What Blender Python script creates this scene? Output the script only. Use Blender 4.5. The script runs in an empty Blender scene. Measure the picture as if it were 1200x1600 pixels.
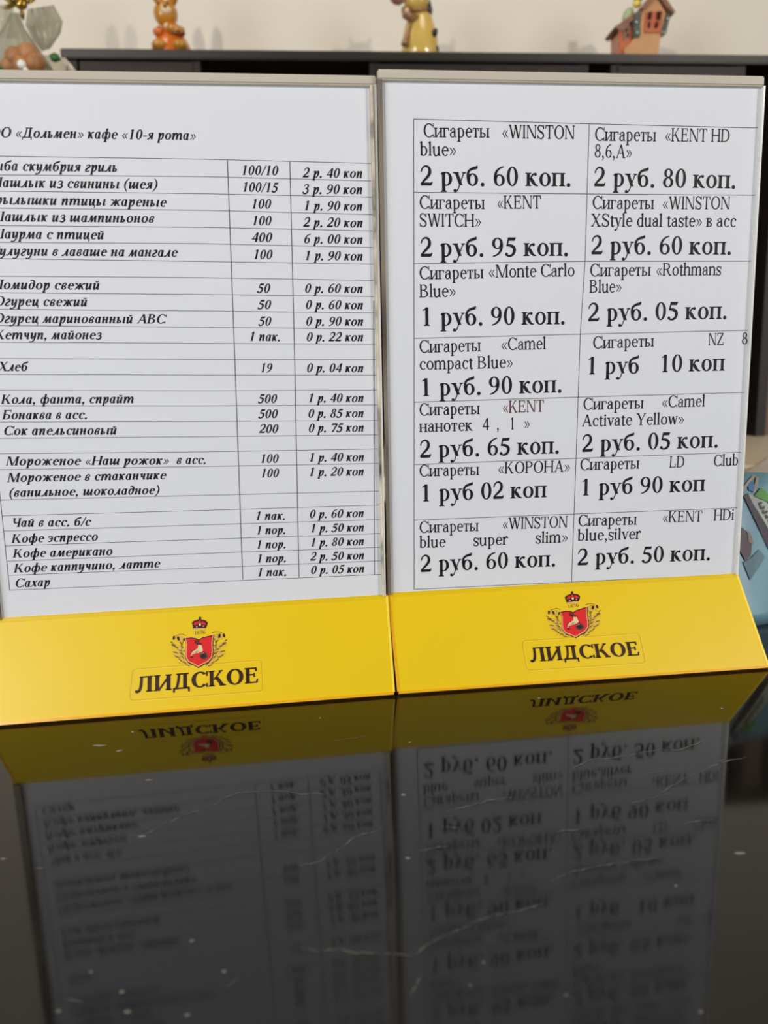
import bpy, bmesh, math, random
from mathutils import Vector, Matrix
random.seed(4)
R = math.radians
SC = bpy.context.scene
COL = SC.collection

# ================================================================ camera, world, lights, exposure
FPX, PITCH, ROLL, CAMH = 1161.567, 0.178131, 0.024145, 0.172147     # focal length in pixels of a 1200x1600 frame; camera over the counter (z = 0)
CAM = Vector((0, 0, CAMH))
right = Vector((1, 0, 0)); up = Vector((0, math.sin(PITCH), math.cos(PITCH))); fwd = Vector((0, math.cos(PITCH), -math.sin(PITCH)))
cr, sr = math.cos(ROLL), math.sin(ROLL)
XR = right * cr - up * sr; UR = right * sr + up * cr
cd = bpy.data.cameras.new('camera'); cam = bpy.data.objects.new('camera', cd); COL.objects.link(cam)
cam.matrix_world = Matrix(((XR.x, UR.x, -fwd.x, CAM.x), (XR.y, UR.y, -fwd.y, CAM.y), (XR.z, UR.z, -fwd.z, CAM.z), (0, 0, 0, 1)))
cd.sensor_fit = 'VERTICAL'; cd.sensor_height = 36.0; cd.lens = FPX * 36.0 / 1600.0; cd.clip_start = .01
cd.dof.use_dof = True; cd.dof.focus_distance = .425; cd.dof.aperture_fstop = 9.0
SC.camera = cam
SC.view_settings.view_transform = 'Standard'; SC.view_settings.look = 'None'
SC.view_settings.exposure = -0.2; SC.view_settings.gamma = 1.0; SC.view_settings.use_curve_mapping = False
SC.cycles.max_bounces = 10; SC.cycles.transparent_max_bounces = 24; SC.cycles.sample_clamp_indirect = 6.0
SC.cycles.caustics_reflective = False; SC.cycles.caustics_refractive = False
SC.cycles.use_denoising = True
w = bpy.data.worlds.new('world'); SC.world = w; w.use_nodes = True
w.node_tree.nodes['Background'].inputs[0].default_value = (1.0, .93, .83, 1); w.node_tree.nodes['Background'].inputs[1].default_value = .25

def area(name, loc, target, size, power, color, sy=None):
    l = bpy.data.lights.new(name, 'AREA'); l.energy = power; l.color = color; l.size = size
    if sy: l.shape = 'RECTANGLE'; l.size_y = sy
    o = bpy.data.objects.new(name, l); COL.objects.link(o); o.location = loc
    o.rotation_euler = (Vector(target) - Vector(loc)).to_track_quat('-Z', 'Y').to_euler(); return o
area('window_daylight', (-2.1, -1.5, .5), (.0, .42, .15), 1.2, 42, (.76, .87, 1.0), 1.2)      # cool fill lights added behind the viewer to brighten the paper fronts
area('window_daylight', (2.75, -1.3, .5), (.0, .42, .15), 1.2, 34, (.77, .88, 1.0), 1.2)
area('ceiling_lamp_light', (1.9, -1.2, 1.25), (.2, 1.5, .7), .11, 27, (1.0, .90, .80))            # warm ceiling lamps
area('ceiling_lamp_light', (-.95, -1.2, 1.25), (.1, 1.5, .7), .11, 23, (1.0, .90, .80))
area('bar_lamp_light', (.35, .85, 1.5), (.35, 1.4, .3), .3, 1.7, (1.0, .92, .82)); area('bar_lamp_light', (-.65, .85, 1.5), (-.6, 1.4, .3), .3, 1.5, (1.0, .92, .82))  # unseen lights added over the bar to brighten the back wall

# pixel helpers: where the ray through a measured point of the photograph meets a plane of the room
def ray(px, py): return (fwd * FPX + XR * (px - 600) + UR * (800 - py)).normalized()
def at(px, py, Y):
    d = ray(px, py); return CAM + d * (Y / d.y)
def on_z(px, py, z=0.0):
    d = ray(px, py); return CAM + d * ((z - CAMH) / d.z)
def on_plane(px, py, O, N):
    d = ray(px, py); return CAM + d * ((O - CAM).dot(N) / d.dot(N))

# the back of the bar (wall, worktop, cabinet) stands turned a few degrees to the viewer
BYAW = 0.078; CY = 1.32
BO = Vector((0, CY, 0)); BX = Vector((math.cos(BYAW), math.sin(BYAW), 0)); BY = Vector((-math.sin(BYAW), math.cos(BYAW), 0))
def bl(px, py, d=0.0):
    X = on_plane(px, py, BO + BY * d, BY) - BO; return X.dot(BX), X.z
def bw(x, d, z=0.0): return BO + BX * x + BY * d + Vector((0, 0, z))

# ================================================================ helpers
def srgb(r, g, b): return tuple(((c / 255) / 12.92 if c / 255 <= .04045 else ((c / 255 + .055) / 1.055) ** 2.4) for c in (r, g, b)) + (1,)
def mat(name, col, rough=.5, spec=.5, noise=0.0, scale=20.0, bump=0.0, metal=0.0, coat=0.0, sss=0.0, emit=None, col2=None, stretch=None, ior=1.45):
    m = bpy.data.materials.new(name); m.use_nodes = True; nt = m.node_tree; b = nt.nodes['Principled BSDF']
    b.inputs['Base Color'].default_value = col; b.inputs['Roughness'].default_value = rough; b.inputs['IOR'].default_value = ior
    b.inputs['Specular IOR Level'].default_value = spec; b.inputs['Metallic'].default_value = metal; b.inputs['Coat Weight'].default_value = coat
    b.inputs['Coat Roughness'].default_value = .08
    if sss: b.inputs['Subsurface Weight'].default_value = sss; b.inputs['Subsurface Scale'].default_value = .005
    if emit: b.inputs['Emission Color'].default_value = emit[0]; b.inputs['Emission Strength'].default_value = emit[1]
    if noise or bump or col2:
        tc = nt.nodes.new('ShaderNodeTexCoord'); mp = nt.nodes.new('ShaderNodeMapping'); n = nt.nodes.new('ShaderNodeTexNoise')
        n.inputs['Scale'].default_value = scale; n.inputs['Detail'].default_value = 6
        if stretch: mp.inputs['Scale'].default_value = stretch
        nt.links.new(tc.outputs['Object'], mp.inputs[0]); nt.links.new(mp.outputs[0], n.inputs['Vector'])
        if noise or col2:
            r = nt.nodes.new('ShaderNodeValToRGB'); c2 = col2 or tuple(max(0, c * (1 - noise)) for c in col[:3]) + (1,)
            r.color_ramp.elements[0].position = .32; r.color_ramp.elements[1].position = .68
            r.color_ramp.elements[0].color = c2; r.color_ramp.elements[1].color = col
            nt.links.new(n.outputs['Fac'], r.inputs[0]); nt.links.new(r.outputs[0], b.inputs['Base Color'])
        if bump:
            bp = nt.nodes.new('ShaderNodeBump'); bp.inputs['Strength'].default_value = bump; bp.inputs['Distance'].default_value = .002
            nt.links.new(n.outputs['Fac'], bp.inputs['Height']); nt.links.new(bp.outputs[0], b.inputs['Normal'])
    return m
def clear(name, tint=(1, 1, 1, 1), rough=.02, haze=0.0, hazecol=(1, 1, 1, 1), strength=1.0, ior=1.49):
    """thin clear plastic or glass: see-through with a true Fresnel sheen and, if asked, a little milky haze"""
    m = bpy.data.materials.new(name); m.use_nodes = True; nt = m.node_tree; nt.nodes.remove(nt.nodes['Principled BSDF']); out = nt.nodes['Material Output']
    t = nt.nodes.new('ShaderNodeBsdfTransparent'); t.inputs[0].default_value = tint
    g = nt.nodes.new('ShaderNodeBsdfGlossy'); g.inputs['Roughness'].default_value = rough
    fr = nt.nodes.new('ShaderNodeFresnel'); ge = nt.nodes.new('ShaderNodeNewGeometry'); mr = nt.nodes.new('ShaderNodeMapRange')   # the way out of a sheet reflects as little as the way in
    mr.inputs['To Min'].default_value = ior; mr.inputs['To Max'].default_value = 1 / ior; nt.links.new(ge.outputs['Backfacing'], mr.inputs['Value']); nt.links.new(mr.outputs[0], fr.inputs[0])
    ml = nt.nodes.new('ShaderNodeMath'); ml.operation = 'MULTIPLY'; ml.inputs[1].default_value = strength
    mx = nt.nodes.new('ShaderNodeMixShader'); nt.links.new(fr.outputs[0], ml.inputs[0]); nt.links.new(ml.outputs[0], mx.inputs[0])
    src = t.outputs[0]
    if haze:
        d = nt.nodes.new('ShaderNodeBsdfDiffuse'); d.inputs[0].default_value = hazecol; tr = nt.nodes.new('ShaderNodeBsdfTranslucent'); tr.inputs[0].default_value = hazecol
        a = nt.nodes.new('ShaderNodeMixShader'); a.inputs[0].default_value = .5; nt.links.new(d.outputs[0], a.inputs[1]); nt.links.new(tr.outputs[0], a.inputs[2])
        h = nt.nodes.new('ShaderNodeMixShader'); h.inputs[0].default_value = haze; nt.links.new(t.outputs[0], h.inputs[1]); nt.links.new(a.outputs[0], h.inputs[2]); src = h.outputs[0]
    nt.links.new(src, mx.inputs[1]); nt.links.new(g.outputs[0], mx.inputs[2]); nt.links.new(mx.outputs[0], out.inputs[0]); return m

def link(name, me, m, parent=None):
    o = bpy.data.objects.new(name, me); COL.objects.link(o)
    for x in (m if isinstance(m, (list, tuple)) else [m]): me.materials.append(x)
    if parent: o.parent = parent
    return o
def obj(name, bm, m, parent=None, smooth=False):
    me = bpy.data.meshes.new(name); bmesh.ops.recalc_face_normals(bm, faces=bm.faces); bm.to_mesh(me); bm.free()
    if smooth:
        for p in me.polygons: p.use_smooth = True
    return link(name, me, m, parent)
def faces(name, V, F, m, parent=None, smooth=False, mi=None):
    me = bpy.data.meshes.new(name); me.from_pydata([tuple(v) for v in V], [], F)
    if smooth:
        for p in me.polygons: p.use_smooth = True
    o = link(name, me, m, parent)
    if mi:
        for p, k in zip(me.polygons, mi): p.material_index = k
    return o
def empty(name, loc, label, cat, group=None, rz=0.0):
    o = bpy.data.objects.new(name, None); COL.objects.link(o); o.location = loc; o.rotation_euler = (0, 0, rz); o.empty_display_size = .02
    return tag(o, label, cat, group)
def tag(o, label, cat, group=None):
    o['label'] = label; o['category'] = cat
    if group: o['group'] = group
    return o
def struct(o): o['kind'] = 'structure'; return o
def box(bm, x0, y0, z0, x1, y1, z1, bev=0.0):
    r = bmesh.ops.create_cube(bm, size=1, matrix=Matrix.Translation(((x0 + x1) / 2, (y0 + y1) / 2, (z0 + z1) / 2)) @ Matrix.Diagonal((abs(x1 - x0), abs(y1 - y0), abs(z1 - z0), 1)))
    if bev:
        es = list({e for v in r['verts'] for e in v.link_edges}); bmesh.ops.bevel(bm, geom=es, offset=bev, segments=2, affect='EDGES')
    return bm
def B(*a, bev=0.0): return box(bmesh.new(), *a, bev=bev)
def ball(bm, c, r, seg=20, rings=14, rot=None):
    r = r if hasattr(r, '__len__') else (r, r, r)
    M = Matrix.Translation(c) @ (rot or Matrix()) @ Matrix.Diagonal((*r, 1)); bmesh.ops.create_uvsphere(bm, u_segments=seg, v_segments=rings, radius=1, matrix=M); return bm
def lathe(bm, prof, c=(0, 0, 0), seg=28, sx=1, sy=1):
    rows = [[bm.verts.new((c[0] + r * sx * math.cos(2 * math.pi * i / seg), c[1] + r * sy * math.sin(2 * math.pi * i / seg), c[2] + z)) for i in range(seg)] for r, z in prof]
    for a, b in zip(rows, rows[1:]):
        for i in range(seg): bm.faces.new((a[i], a[(i + 1) % seg], b[(i + 1) % seg], b[i]))
    bm.faces.new(rows[0][::-1]); bm.faces.new(rows[-1]); return bm
def tube(bm, pts, rad, seg=10):
    pts = [Vector(p) for p in pts]; rows = []
    for i, p in enumerate(pts):
        t = (pts[min(i + 1, len(pts) - 1)] - pts[max(i - 1, 0)]).normalized(); a = t.orthogonal().normalized() if i == 0 else (a - t * a.dot(t)).normalized(); b = t.cross(a)
        r = rad[i] if hasattr(rad, '__len__') else rad
        rows.append([bm.verts.new(p + (a * math.cos(6.28319 * k / seg) + b * math.sin(6.28319 * k / seg)) * r) for k in range(seg)])
    for q, s in zip(rows, rows[1:]):
        for k in range(seg): bm.faces.new((q[k], q[(k + 1) % seg], s[(k + 1) % seg], s[k]))
    bm.faces.new(rows[0][::-1]); bm.faces.new(rows[-1]); return bm
def slab(O, U, V, N, quad, t0, t1):
    """bmesh of a plate: quad = four (u,v) corners anticlockwise on the plane O,U,V; from depth t0 to t1 along N"""
    bm = bmesh.new(); a = [bm.verts.new(O + U * u + V * v + N * t0) for u, v in quad]; b = [bm.verts.new(O + U * u + V * v + N * t1) for u, v in quad]
    n = len(quad); bm.faces.new(a); bm.faces.new(b[::-1])
    for i in range(n): bm.faces.new((a[i], a[(i + 1) % n], b[(i + 1) % n], b[i]))
    return bm
def prism(pts, y0, y1):
    """outline in x,z extruded from y0 to y1"""
    bm = bmesh.new(); a = [bm.verts.new((x, y0, z)) for x, z in pts]; b = [bm.verts.new((x, y1, z)) for x, z in pts]; n = len(pts)
    bm.faces.new(a); bm.faces.new(b[::-1])
    for i in range(n): bm.faces.new((a[i], a[(i + 1) % n], b[(i + 1) % n], b[i]))
    return bm

# ---------------------------------------------------------------- hand-made serif lettering (flat print)
class Serif:
    """Glyphs as lists of convex polygons in em units; W stem, T hairline, S serif reach."""
    def __init__(s, W, T, S, slant=0.0, italic=False):
        s.W, s.T, s.S, s.sl, s.it = W, T, S, slant, italic
        s.cap, s.xh, s.asc, s.desc = .66, .46, .69, -.21
        s.cache = {}
    # --- primitives
    def rect(s, x0, y0, x1, y1): s.p.append([(x0, y0), (x1, y0), (x1, y1), (x0, y1)])
    def ln(s, x0, y0, x1, y1, w): s.p.append([(x0, y0), (x0 + w, y0), (x1 + w, y1), (x1, y1)])
    def foot(s, x, w, y, up=1, sides='b'):
        a = x - (s.S if sides in 'bl' else 0); b = x + w + (s.S if sides in 'br' else 0); t = s.T * .8
        y0, y1 = (y, y + t) if up > 0 else (y - t, y)
        s.rect(a, y0, b, y1)
        e = s.S * .55; h = y + up * (t + e * .8)
        s.p.append([(x - (e if sides in 'bl' else 0), y + up * t), (x + w + (e if sides in 'br' else 0), y + up * t), (x + w, h), (x, h)])
    def flag(s, x, y):   # slanted entry serif of lower case stems
        s.p.append([(x - s.S, y - s.T * 1.6), (x + .01, y - s.T * 2.2), (x + s.W * .9, y + .012), (x, y - s.T * .1)])
    def st(s, x, y0=0, y1=None, top='b', bot='b', w=None):
        y1 = s.xh if y1 is None else y1; w = w or s.W
        s.rect(x, y0, x + w, y1)
        if top == 'f': s.flag(x, y1)
        elif top: s.foot(x, w, y1, -1, top)
        if bot: s.foot(x, w, y0, 1, bot)
    def arc(s, cx, cy, rx, ry, a0, a1, wx=None, wy=None, n=None):
        wx = s.W if wx is None else wx; wy = s.T if wy is None else wy
        n = n or max(4, int(abs(a1 - a0) / 22)); q = []
        for i in range(n + 1):
            a = math.radians(a0 + (a1 - a0) * i / n); c, d = math.cos(a), math.sin(a)
            q.append(((cx + rx * c, cy + ry * d), (cx + (rx - wx) * c, cy + (ry - wy) * d)))
        for i in range(n): s.p.append([q[i][0], q[i + 1][0], q[i + 1][1], q[i][1]])
    def dot(s, x, y, r, n=9): s.p.append([(x + r * math.cos(6.2832 * i / n), y + r * math.sin(6.2832 * i / n)) for i in range(n)])
    def cv(s, pts, w0, w1, wm=None, n=7):
        wm = (w0 + w1) / 2 if wm is None else wm
        if len(pts) == 3: pts = [pts[0], tuple((a + 2 * b) / 3 for a, b in zip(pts[0], pts[1])), tuple((a + 2 * b) / 3 for a, b in zip(pts[2], pts[1])), pts[2]]
        P = []
        for i in range(n + 1):
            t = i / n; b = ((1 - t) ** 3, 3 * t * (1 - t) ** 2, 3 * t * t * (1 - t), t ** 3)
            P.append((sum(b[k] * pts[k][0] for k in range(4)), sum(b[k] * pts[k][1] for k in range(4))))
        q = []
        for i, (x, y) in enumerate(P):
            t = i / n; a = P[max(i - 1, 0)]; c = P[min(i + 1, n)]; dx, dy = c[0] - a[0], c[1] - a[1]; L = math.hypot(dx, dy) or 1
            w = ((w0 * (1 - 2 * t) + wm * 2 * t) if t < .5 else (wm * (2 - 2 * t) + w1 * (2 * t - 1))) / 2
            q.append(((x - dy / L * w, y + dx / L * w), (x + dy / L * w, y - dx / L * w)))
        for i in range(n): s.p.append([q[i][0], q[i + 1][0], q[i + 1][1], q[i][1]])
    def breve(s, x, y): s.cv([(x - .09, y + .09), (x - .07, y), (x + .07, y), (x + .09, y + .09)], s.T * 1.2, s.T * 1.2, s.T * 1.6)
    # --- glyphs: each returns the advance
    def glyph(s, ch):
        if ch in s.cache: return s.cache[ch]
        s.p = []
        f = (ITAL.get(ch) if s.it else None) or GLY.get(ch)
        adv = f(s, s.W, s.T, s.xh, s.cap)
        P = [[(x + s.sl * y, y) for x, y in q] for q in s.p]
        s.cache[ch] = (P, adv)
        return s.cache[ch]
    def line(s, text):
        out, x = [], 0.0
        for ch in text:
            if ch == ' ': x += .25; continue
            P, a = s.glyph(ch)
            out += [[(px + x, py) for px, py in q] for q in P]; x += a
        return out, x

def g_o(s, W, T, x, C): s.arc(.25, x / 2, .22, x / 2 + .01, 0, 360); return .5
def g_c(s, W, T, x, C): s.arc(.25, x / 2, .21, x / 2 + .01, 48, 315); s.dot(.37, x - .09, W * .55); return .44
def g_e(s, W, T, x, C): s.arc(.25, x / 2, .21, x / 2 + .01, 5, 318); s.rect(.25 - .21 + W * .6, x * .52, .44, x * .52 + T); return .46
def g_a(s, W, T, x, C):
    s.rect(.28, .05, .28 + W, x - .12); s.arc(.19 + W / 2, x - .13, .09 + W / 2, .14, 0, 150, W); s.dot(.10, x - .12, W * .5)
    s.arc(.19, .13, .16, .14, 60, 320, W * .9, T); s.cv([(.29, x * .62), (.24, .26), (.13, .24)], T, T * 1.3); s.cv([(.28 + W / 2, .09), (.32 + W / 2, -.01), (.42, .04)], W * .8, T * .8); return .46
def g_p(s, W, T, x, C): s.st(.08, s.desc, x, 'f', 'b'); s.arc(.24, x / 2, .22, x / 2 + .01, -140, 140); return .5
def g_bl(s, W, T, x, C): s.st(.06, .0, s.asc, 'f', ''); s.arc(.24, x / 2, .22, x / 2 + .01, -140, 140); return .5
def g_dl(s, W, T, x, C): s.st(.44 - W, .0, s.asc, 'f', 'r'); s.arc(.26, x / 2, .22, x / 2 + .01, 40, 320); return .5
def g_b(s, W, T, x, C):
    s.arc(.25, .21, .21, .22, 0, 360); s.cv([(.04 + W / 2, .2), (.02, .52), (.14, .57), (.40, .62)], W, W * .9, W * .7); s.cv([(.40, .60), (.42, .63), (.42, .69)], W * .7, T); return .5
def g_y(s, W, T, x, C):
    s.ln(.22, .02, .05, x, W * 1.05); s.ln(.14, s.desc + .06, .38, x, T); s.foot(.04, W, x, -1); s.foot(.38, T, x, -1)
    s.cv([(.155, -.13), (.12, -.22), (.06, -.19)], T, T); s.dot(.06, -.165, W * .5); return .47
def g_k(s, W, T, x, C):
    s.st(.05); s.cv([(.05 + W, x * .5), (.2, x * .5), (.24, x * .95), (.36, x - .04)], T * 1.3, T * 1.5); s.dot(.38, x - .055, W * .48)
    s.cv([(.2, x * .52), (.27, x * .5), (.3, .03), (.46, .02)], W, T, W * 1.1); s.rect(.36, 0, .49, T * .8); return .5
def g_pi(s, W, T, x, C): s.st(.05); s.st(.47 - W); s.rect(.05, x - T, .47, x); return .53
def g_n_(s, W, T, x, C): s.st(.05); s.st(.47 - W); s.rect(.05, x / 2 - T / 2, .47, x / 2 + T / 2); return .53
def g_i_(s, W, T, x, C): s.st(.05); s.st(.47 - W); s.ln(.05 + W * .8, T, .47 - W, x - T * 2.4, T * 1.3); return .53
def g_ii(s, W, T, x, C): g_i_(s, W, T, x, C); s.breve(.26, x + .05); return .53
def g_g(s, W, T, x, C): s.st(.05); s.rect(.05, x - T, .37, x); s.p.append([(.37 - T, x - .13), (.385, x - .13), (.37, x), (.32, x)]); return .4
def g_t(s, W, T, x, C):
    m = .21 - W / 2; s.st(m, 0, x, ''); s.rect(.03, x - T, .39, x)
    s.p.append([(.02, x - .13), (.02 + T, x - .13), (.08, x), (.03, x)]); s.p.append([(.40 - T, x - .13), (.40, x - .13), (.39, x), (.34, x)]); return .43
def g_soft(s, W, T, x, C): s.st(.05, 0, x, 'b', ''); s.arc(.18, x * .27, .22, x * .27, -90, 90); s.rect(.05, 0, .2, T); s.rect(.05, x * .54 - T, .2, x * .54); s.rect(.0, 0, .06, T * .8); return .43
def g_yy(s, W, T, x, C): g_soft(s, W, T, x, C); s.st(.48, 0, x); return .48 + W + .09
def g_v_(s, W, T, x, C):
    s.st(.05); s.arc(.2, x * .27, .2, x * .27, -90, 90); s.arc(.2, x * .76, .17, x * .24, -90, 90); s.rect(.05, 0, .22, T); s.rect(.05, x - T, .22, x); s.rect(.05, x * .52, .22, x * .52 + T); return .44
def arch(s, x0, w, x, W, T): # n-arch from stem at x0 to stem right edge x0+w
    s.cv([(x0 + W * .6, x - .13), (x0 + W + .03, x + .02), (x0 + w - W * .4, x + .05), (x0 + w - W / 2, x - .16)], T, W, T * 1.5)
def g_n(s, W, T, x, C): s.st(.05, 0, x, 'f', 'b'); arch(s, .05, .41, x, W, T); s.st(.46 - W, 0, x - .15, '', 'b'); return .52
def g_h(s, W, T, x, C): s.st(.05, 0, s.asc, 'f', 'b'); arch(s, .05, .41, x, W, T); s.st(.46 - W, 0, x - .15, '', 'b'); return .52
def g_m(s, W, T, x, C):
    s.st(.05, 0, x, 'f', 'b')
    for k in (0, 1): arch(s, .05 + k * .29, .29 + W * .9, x, W, T); s.st(.05 + k * .29 + .29 - W * .1, 0, x - .15, '', 'b')
    return .79
def g_u(s, W, T, x, C): s.st(.05, .13, x, 'f', ''); s.st(.44 - W, 0, x, 'f', 'r'); s.cv([(.05 + W / 2, .15), (.06 + W / 2, -.05), (.32, -.03), (.45 - W, .13)], W, T, T * 1.4); return .52
def g_r(s, W, T, x, C): s.st(.05, 0, x, 'f', 'b'); s.cv([(.05 + W * .7, x - .16), (.1 + W, x), (.3, x)], T, T * 2); s.dot(.31, x - .055, W * .55); return .37
def g_s(s, W, T, x, C):
    s.cv([(.33, x - .13), (.3, x + .02), (.06, x + .04), (.07, x * .72)], T, W * .8, T * 1.2); s.cv([(.07, x * .74), (.08, x * .52), (.34, x * .48), (.33, x * .24)], W * .7, W * .7, W)
    s.cv([(.33, x * .27), (.33, -.05), (.08, -.03), (.05, .12)], W * .8, T, T * 1.2); s.rect(.32, x - .14, .32 + T, x); s.rect(.04, 0, .04 + T, .14); return .39
def g_l(s, W, T, x, C): s.st(.07, 0, s.asc, 'f', 'b'); return .15 + W
def g_i(s, W, T, x, C): s.st(.07, 0, x, 'f', 'b'); s.dot(.07 + W / 2, x + .13, W * .62); return .15 + W
def g_tl(s, W, T, x, C): s.rect(.09, .08, .09 + W, x + .1); s.rect(.02, x - T, .27, x); s.cv([(.09 + W / 2, .1), (.09 + W / 2, -.02), (.2, -.03), (.28, .06)], W, T); return .3
def g_v(s, W, T, x, C): s.ln(.2, 0, .04, x, W); s.ln(.23, 0, .37, x, T); s.foot(.04, W, x, -1); s.foot(.37, T, x, -1); return .46
def g_w(s, W, T, x, C):
    for d in (0, .26): s.ln(.17 + d, 0, .04 + d, x, W); s.ln(.2 + d, 0, .31 + d, x, T)
    s.foot(.04, W, x, -1); s.foot(.57, T, x, -1); return .66
def g_yl(s, W, T, x, C): return g_y(s, W, T, x, C)
# capitals
def G_O(s, W, T, x, C): s.arc(.36, C / 2, .33, C / 2 + .012, 0, 360, W * 1.1, T, 24); return .72
def G_C(s, W, T, x, C): s.arc(.36, C / 2, .33, C / 2 + .012, 42, 318, W * 1.1, T, 16); s.rect(.6, C - .2, .6 + T, C); s.rect(.6, 0, .6 + T, .16); return .67
def G_stem(s, x0, C, W, top='b', bot='b'): s.st(x0, 0, C, top, bot)
def G_K(s, W, T, x, C):
    s.st(.07, 0, C); s.ln(.07 + W, C * .42, .48, C, T * 1.3); s.foot(.47, T, C, -1); s.ln(.5, 0, .24, C * .58, W * 1.1); s.foot(.5, W, 0); return .7
def G_H(s, W, T, x, C): s.st(.07, 0, C); s.st(.65 - W, 0, C); s.rect(.07, C / 2 - T / 2, .65, C / 2 + T / 2); return .72
def G_Pi(s, W, T, x, C): s.st(.07, 0, C); s.st(.65 - W, 0, C); s.rect(.07, C - T, .65, C); return .72
def G_I_(s, W, T, x, C): s.st(.07, 0, C); s.st(.65 - W, 0, C); s.ln(.07 + W * .8, T, .65 - W, C - T * 2.4, T * 1.5); return .72
def G_I(s, W, T, x, C): s.st(.08, 0, C); return .17 + W
def G_N(s, W, T, x, C): s.st(.08, 0, C, 'l', 'b', T); s.st(.6, 0, C, 'b', '', T); s.ln(.6 - W * .7, 0, .08, C, W * 1.1); return .72
def G_M(s, W, T, x, C):
    s.st(.09, 0, C, 'l', 'b', T); s.st(.78 - W, 0, C, 'r', 'b'); s.ln(.4, 0, .09, C, W * 1.05); s.ln(.43, 0, .78 - W, C, T * 1.1); return .87
def G_E(s, W, T, x, C):
    s.st(.07, 0, C, 'l', 'l'); s.rect(.07, 0, .52, T); s.rect(.07, C - T, .5, C); s.rect(.07, C / 2, .38, C / 2 + T); s.rect(.37, C / 2 - .08, .37 + T, C / 2 + .1)
    s.p.append([(.52, 0), (.55, .17), (.55 - T, .17), (.46, 0)]); s.p.append([(.5 - T, C - .16), (.51, C - .16), (.5, C), (.44, C)]); return .6
def G_L(s, W, T, x, C): s.st(.07, 0, C, 'b', 'l'); s.rect(.07, 0, .5, T); s.p.append([(.5, 0), (.54, .19), (.54 - T, .19), (.42, 0)]); return .58
def G_T(s, W, T, x, C):
    s.st(.31 - W / 2, 0, C, ''); s.rect(.05, C - T, .57, C); s.p.append([(.03, C - .17), (.03 + T, C - .17), (.11, C), (.05, C)]); s.p.append([(.59 - T, C - .17), (.59, C - .17), (.57, C), (.51, C)]); return .62
def G_S(s, W, T, x, C):
    s.cv([(.44, C - .17), (.42, C + .03), (.07, C + .05), (.08, C * .74)], T, W * .9, T * 1.2); s.cv([(.08, C * .76), (.09, C * .53), (.47, C * .48), (.46, C * .23)], W * .8, W * .8, W * 1.1)
    s.cv([(.46, C * .26), (.46, -.06), (.1, -.04), (.06, .17)], W * .9, T, T * 1.2); s.rect(.44, C - .19, .44 + T, C); s.rect(.05, 0, .05 + T, .19); return .54
def G_W(s, W, T, x, C):
    for d in (0, .36): s.ln(.25 + d, 0, .05 + d, C, W * 1.1); s.ln(.29 + d, 0, .45 + d, C, T * 1.2)
    s.foot(.05, W, C, -1); s.foot(.81, T, C, -1); s.foot(.41, W, C, -1); return .92
def G_A(s, W, T, x, C): s.ln(.08, 0, .34, C, T * 1.2); s.ln(.53, 0, .31, C, W * 1.1); s.rect(.18, .21, .52, .21 + T); s.foot(.08, T, 0); s.foot(.53, W * 1.1, 0); return .7
def G_X(s, W, T, x, C):
    s.ln(.49, 0, .08, C, W * 1.2); s.ln(.09, 0, .54, C, T * 1.2)
    for a, y, u in ((.49, 0, 1), (.08, C, -1)): s.foot(a, W * 1.2, y, u)
    s.foot(.09, T, 0); s.foot(.54, T, C, -1); return .7
def G_Y(s, W, T, x, C): s.st(.33 - W / 2, 0, C * .45, ''); s.ln(.33 - W / 2, C * .42, .07, C, W * 1.1); s.ln(.33 + W / 2 - T, C * .42, .56, C, T * 1.2); s.foot(.07, W, C, -1); s.foot(.56, T, C, -1); return .68
def G_Z(s, W, T, x, C): s.ln(.05, T, .46, C - T, W * 1.2); s.rect(.05, 0, .56, T); s.rect(.07, C - T, .56, C); s.rect(.55, 0, .55 + T, .16); s.rect(.06, C - .15, .06 + T, C); return .61
def G_D(s, W, T, x, C): s.st(.07, 0, C, 'l', 'l'); s.arc(.3, C / 2, .36, C / 2, -90, 90, W * 1.1, T, 10); s.rect(.07, 0, .32, T); s.rect(.07, C - T, .32, C); return .71
def G_P(s, W, T, x, C): s.st(.07, 0, C, 'l', 'b'); s.arc(.28, C * .73, .25, C * .27, -90, 90, W * 1.05, T, 9); s.rect(.07, C * .46, .3, C * .46 + T); s.rect(.07, C - T, .3, C); return .58
def G_R(s, W, T, x, C): G_P(s, W, T, x, C); s.ln(.48, 0, .27, C * .5, W * 1.1); s.foot(.5, W, 0, 1, 'r'); return .67
def G_B(s, W, T, x, C):
    s.st(.07, 0, C, 'l', 'l'); s.arc(.28, C * .76, .22, C * .24, -90, 90, W, T, 8); s.arc(.3, C * .27, .27, C * .27, -90, 90, W * 1.05, T, 8)
    s.rect(.07, C * .52, .3, C * .52 + T); s.rect(.07, C - T, .3, C); s.rect(.07, 0, .32, T); return .63
def G_Be(s, W, T, x, C):
    s.st(.07, 0, C, 'l', 'l'); s.arc(.3, C * .28, .26, C * .28, -90, 90, W, T, 8); s.rect(.07, C * .56 - T, .3, C * .56); s.rect(.07, C - T, .52, C); s.rect(.07, 0, .32, T); s.rect(.51, C - .16, .51 + T, C); return .61
def G_Lam(s, W, T, x, C):
    s.st(.62 - W, 0, C, 'b', 'b'); s.cv([(.24, C), (.24, .3), (.22, .0), (.05, .02)], T * 1.6, T * 1.6, T * 1.9); s.dot(.055, .045, W * .42); s.rect(.17, C - T, .62, C); return .7
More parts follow.
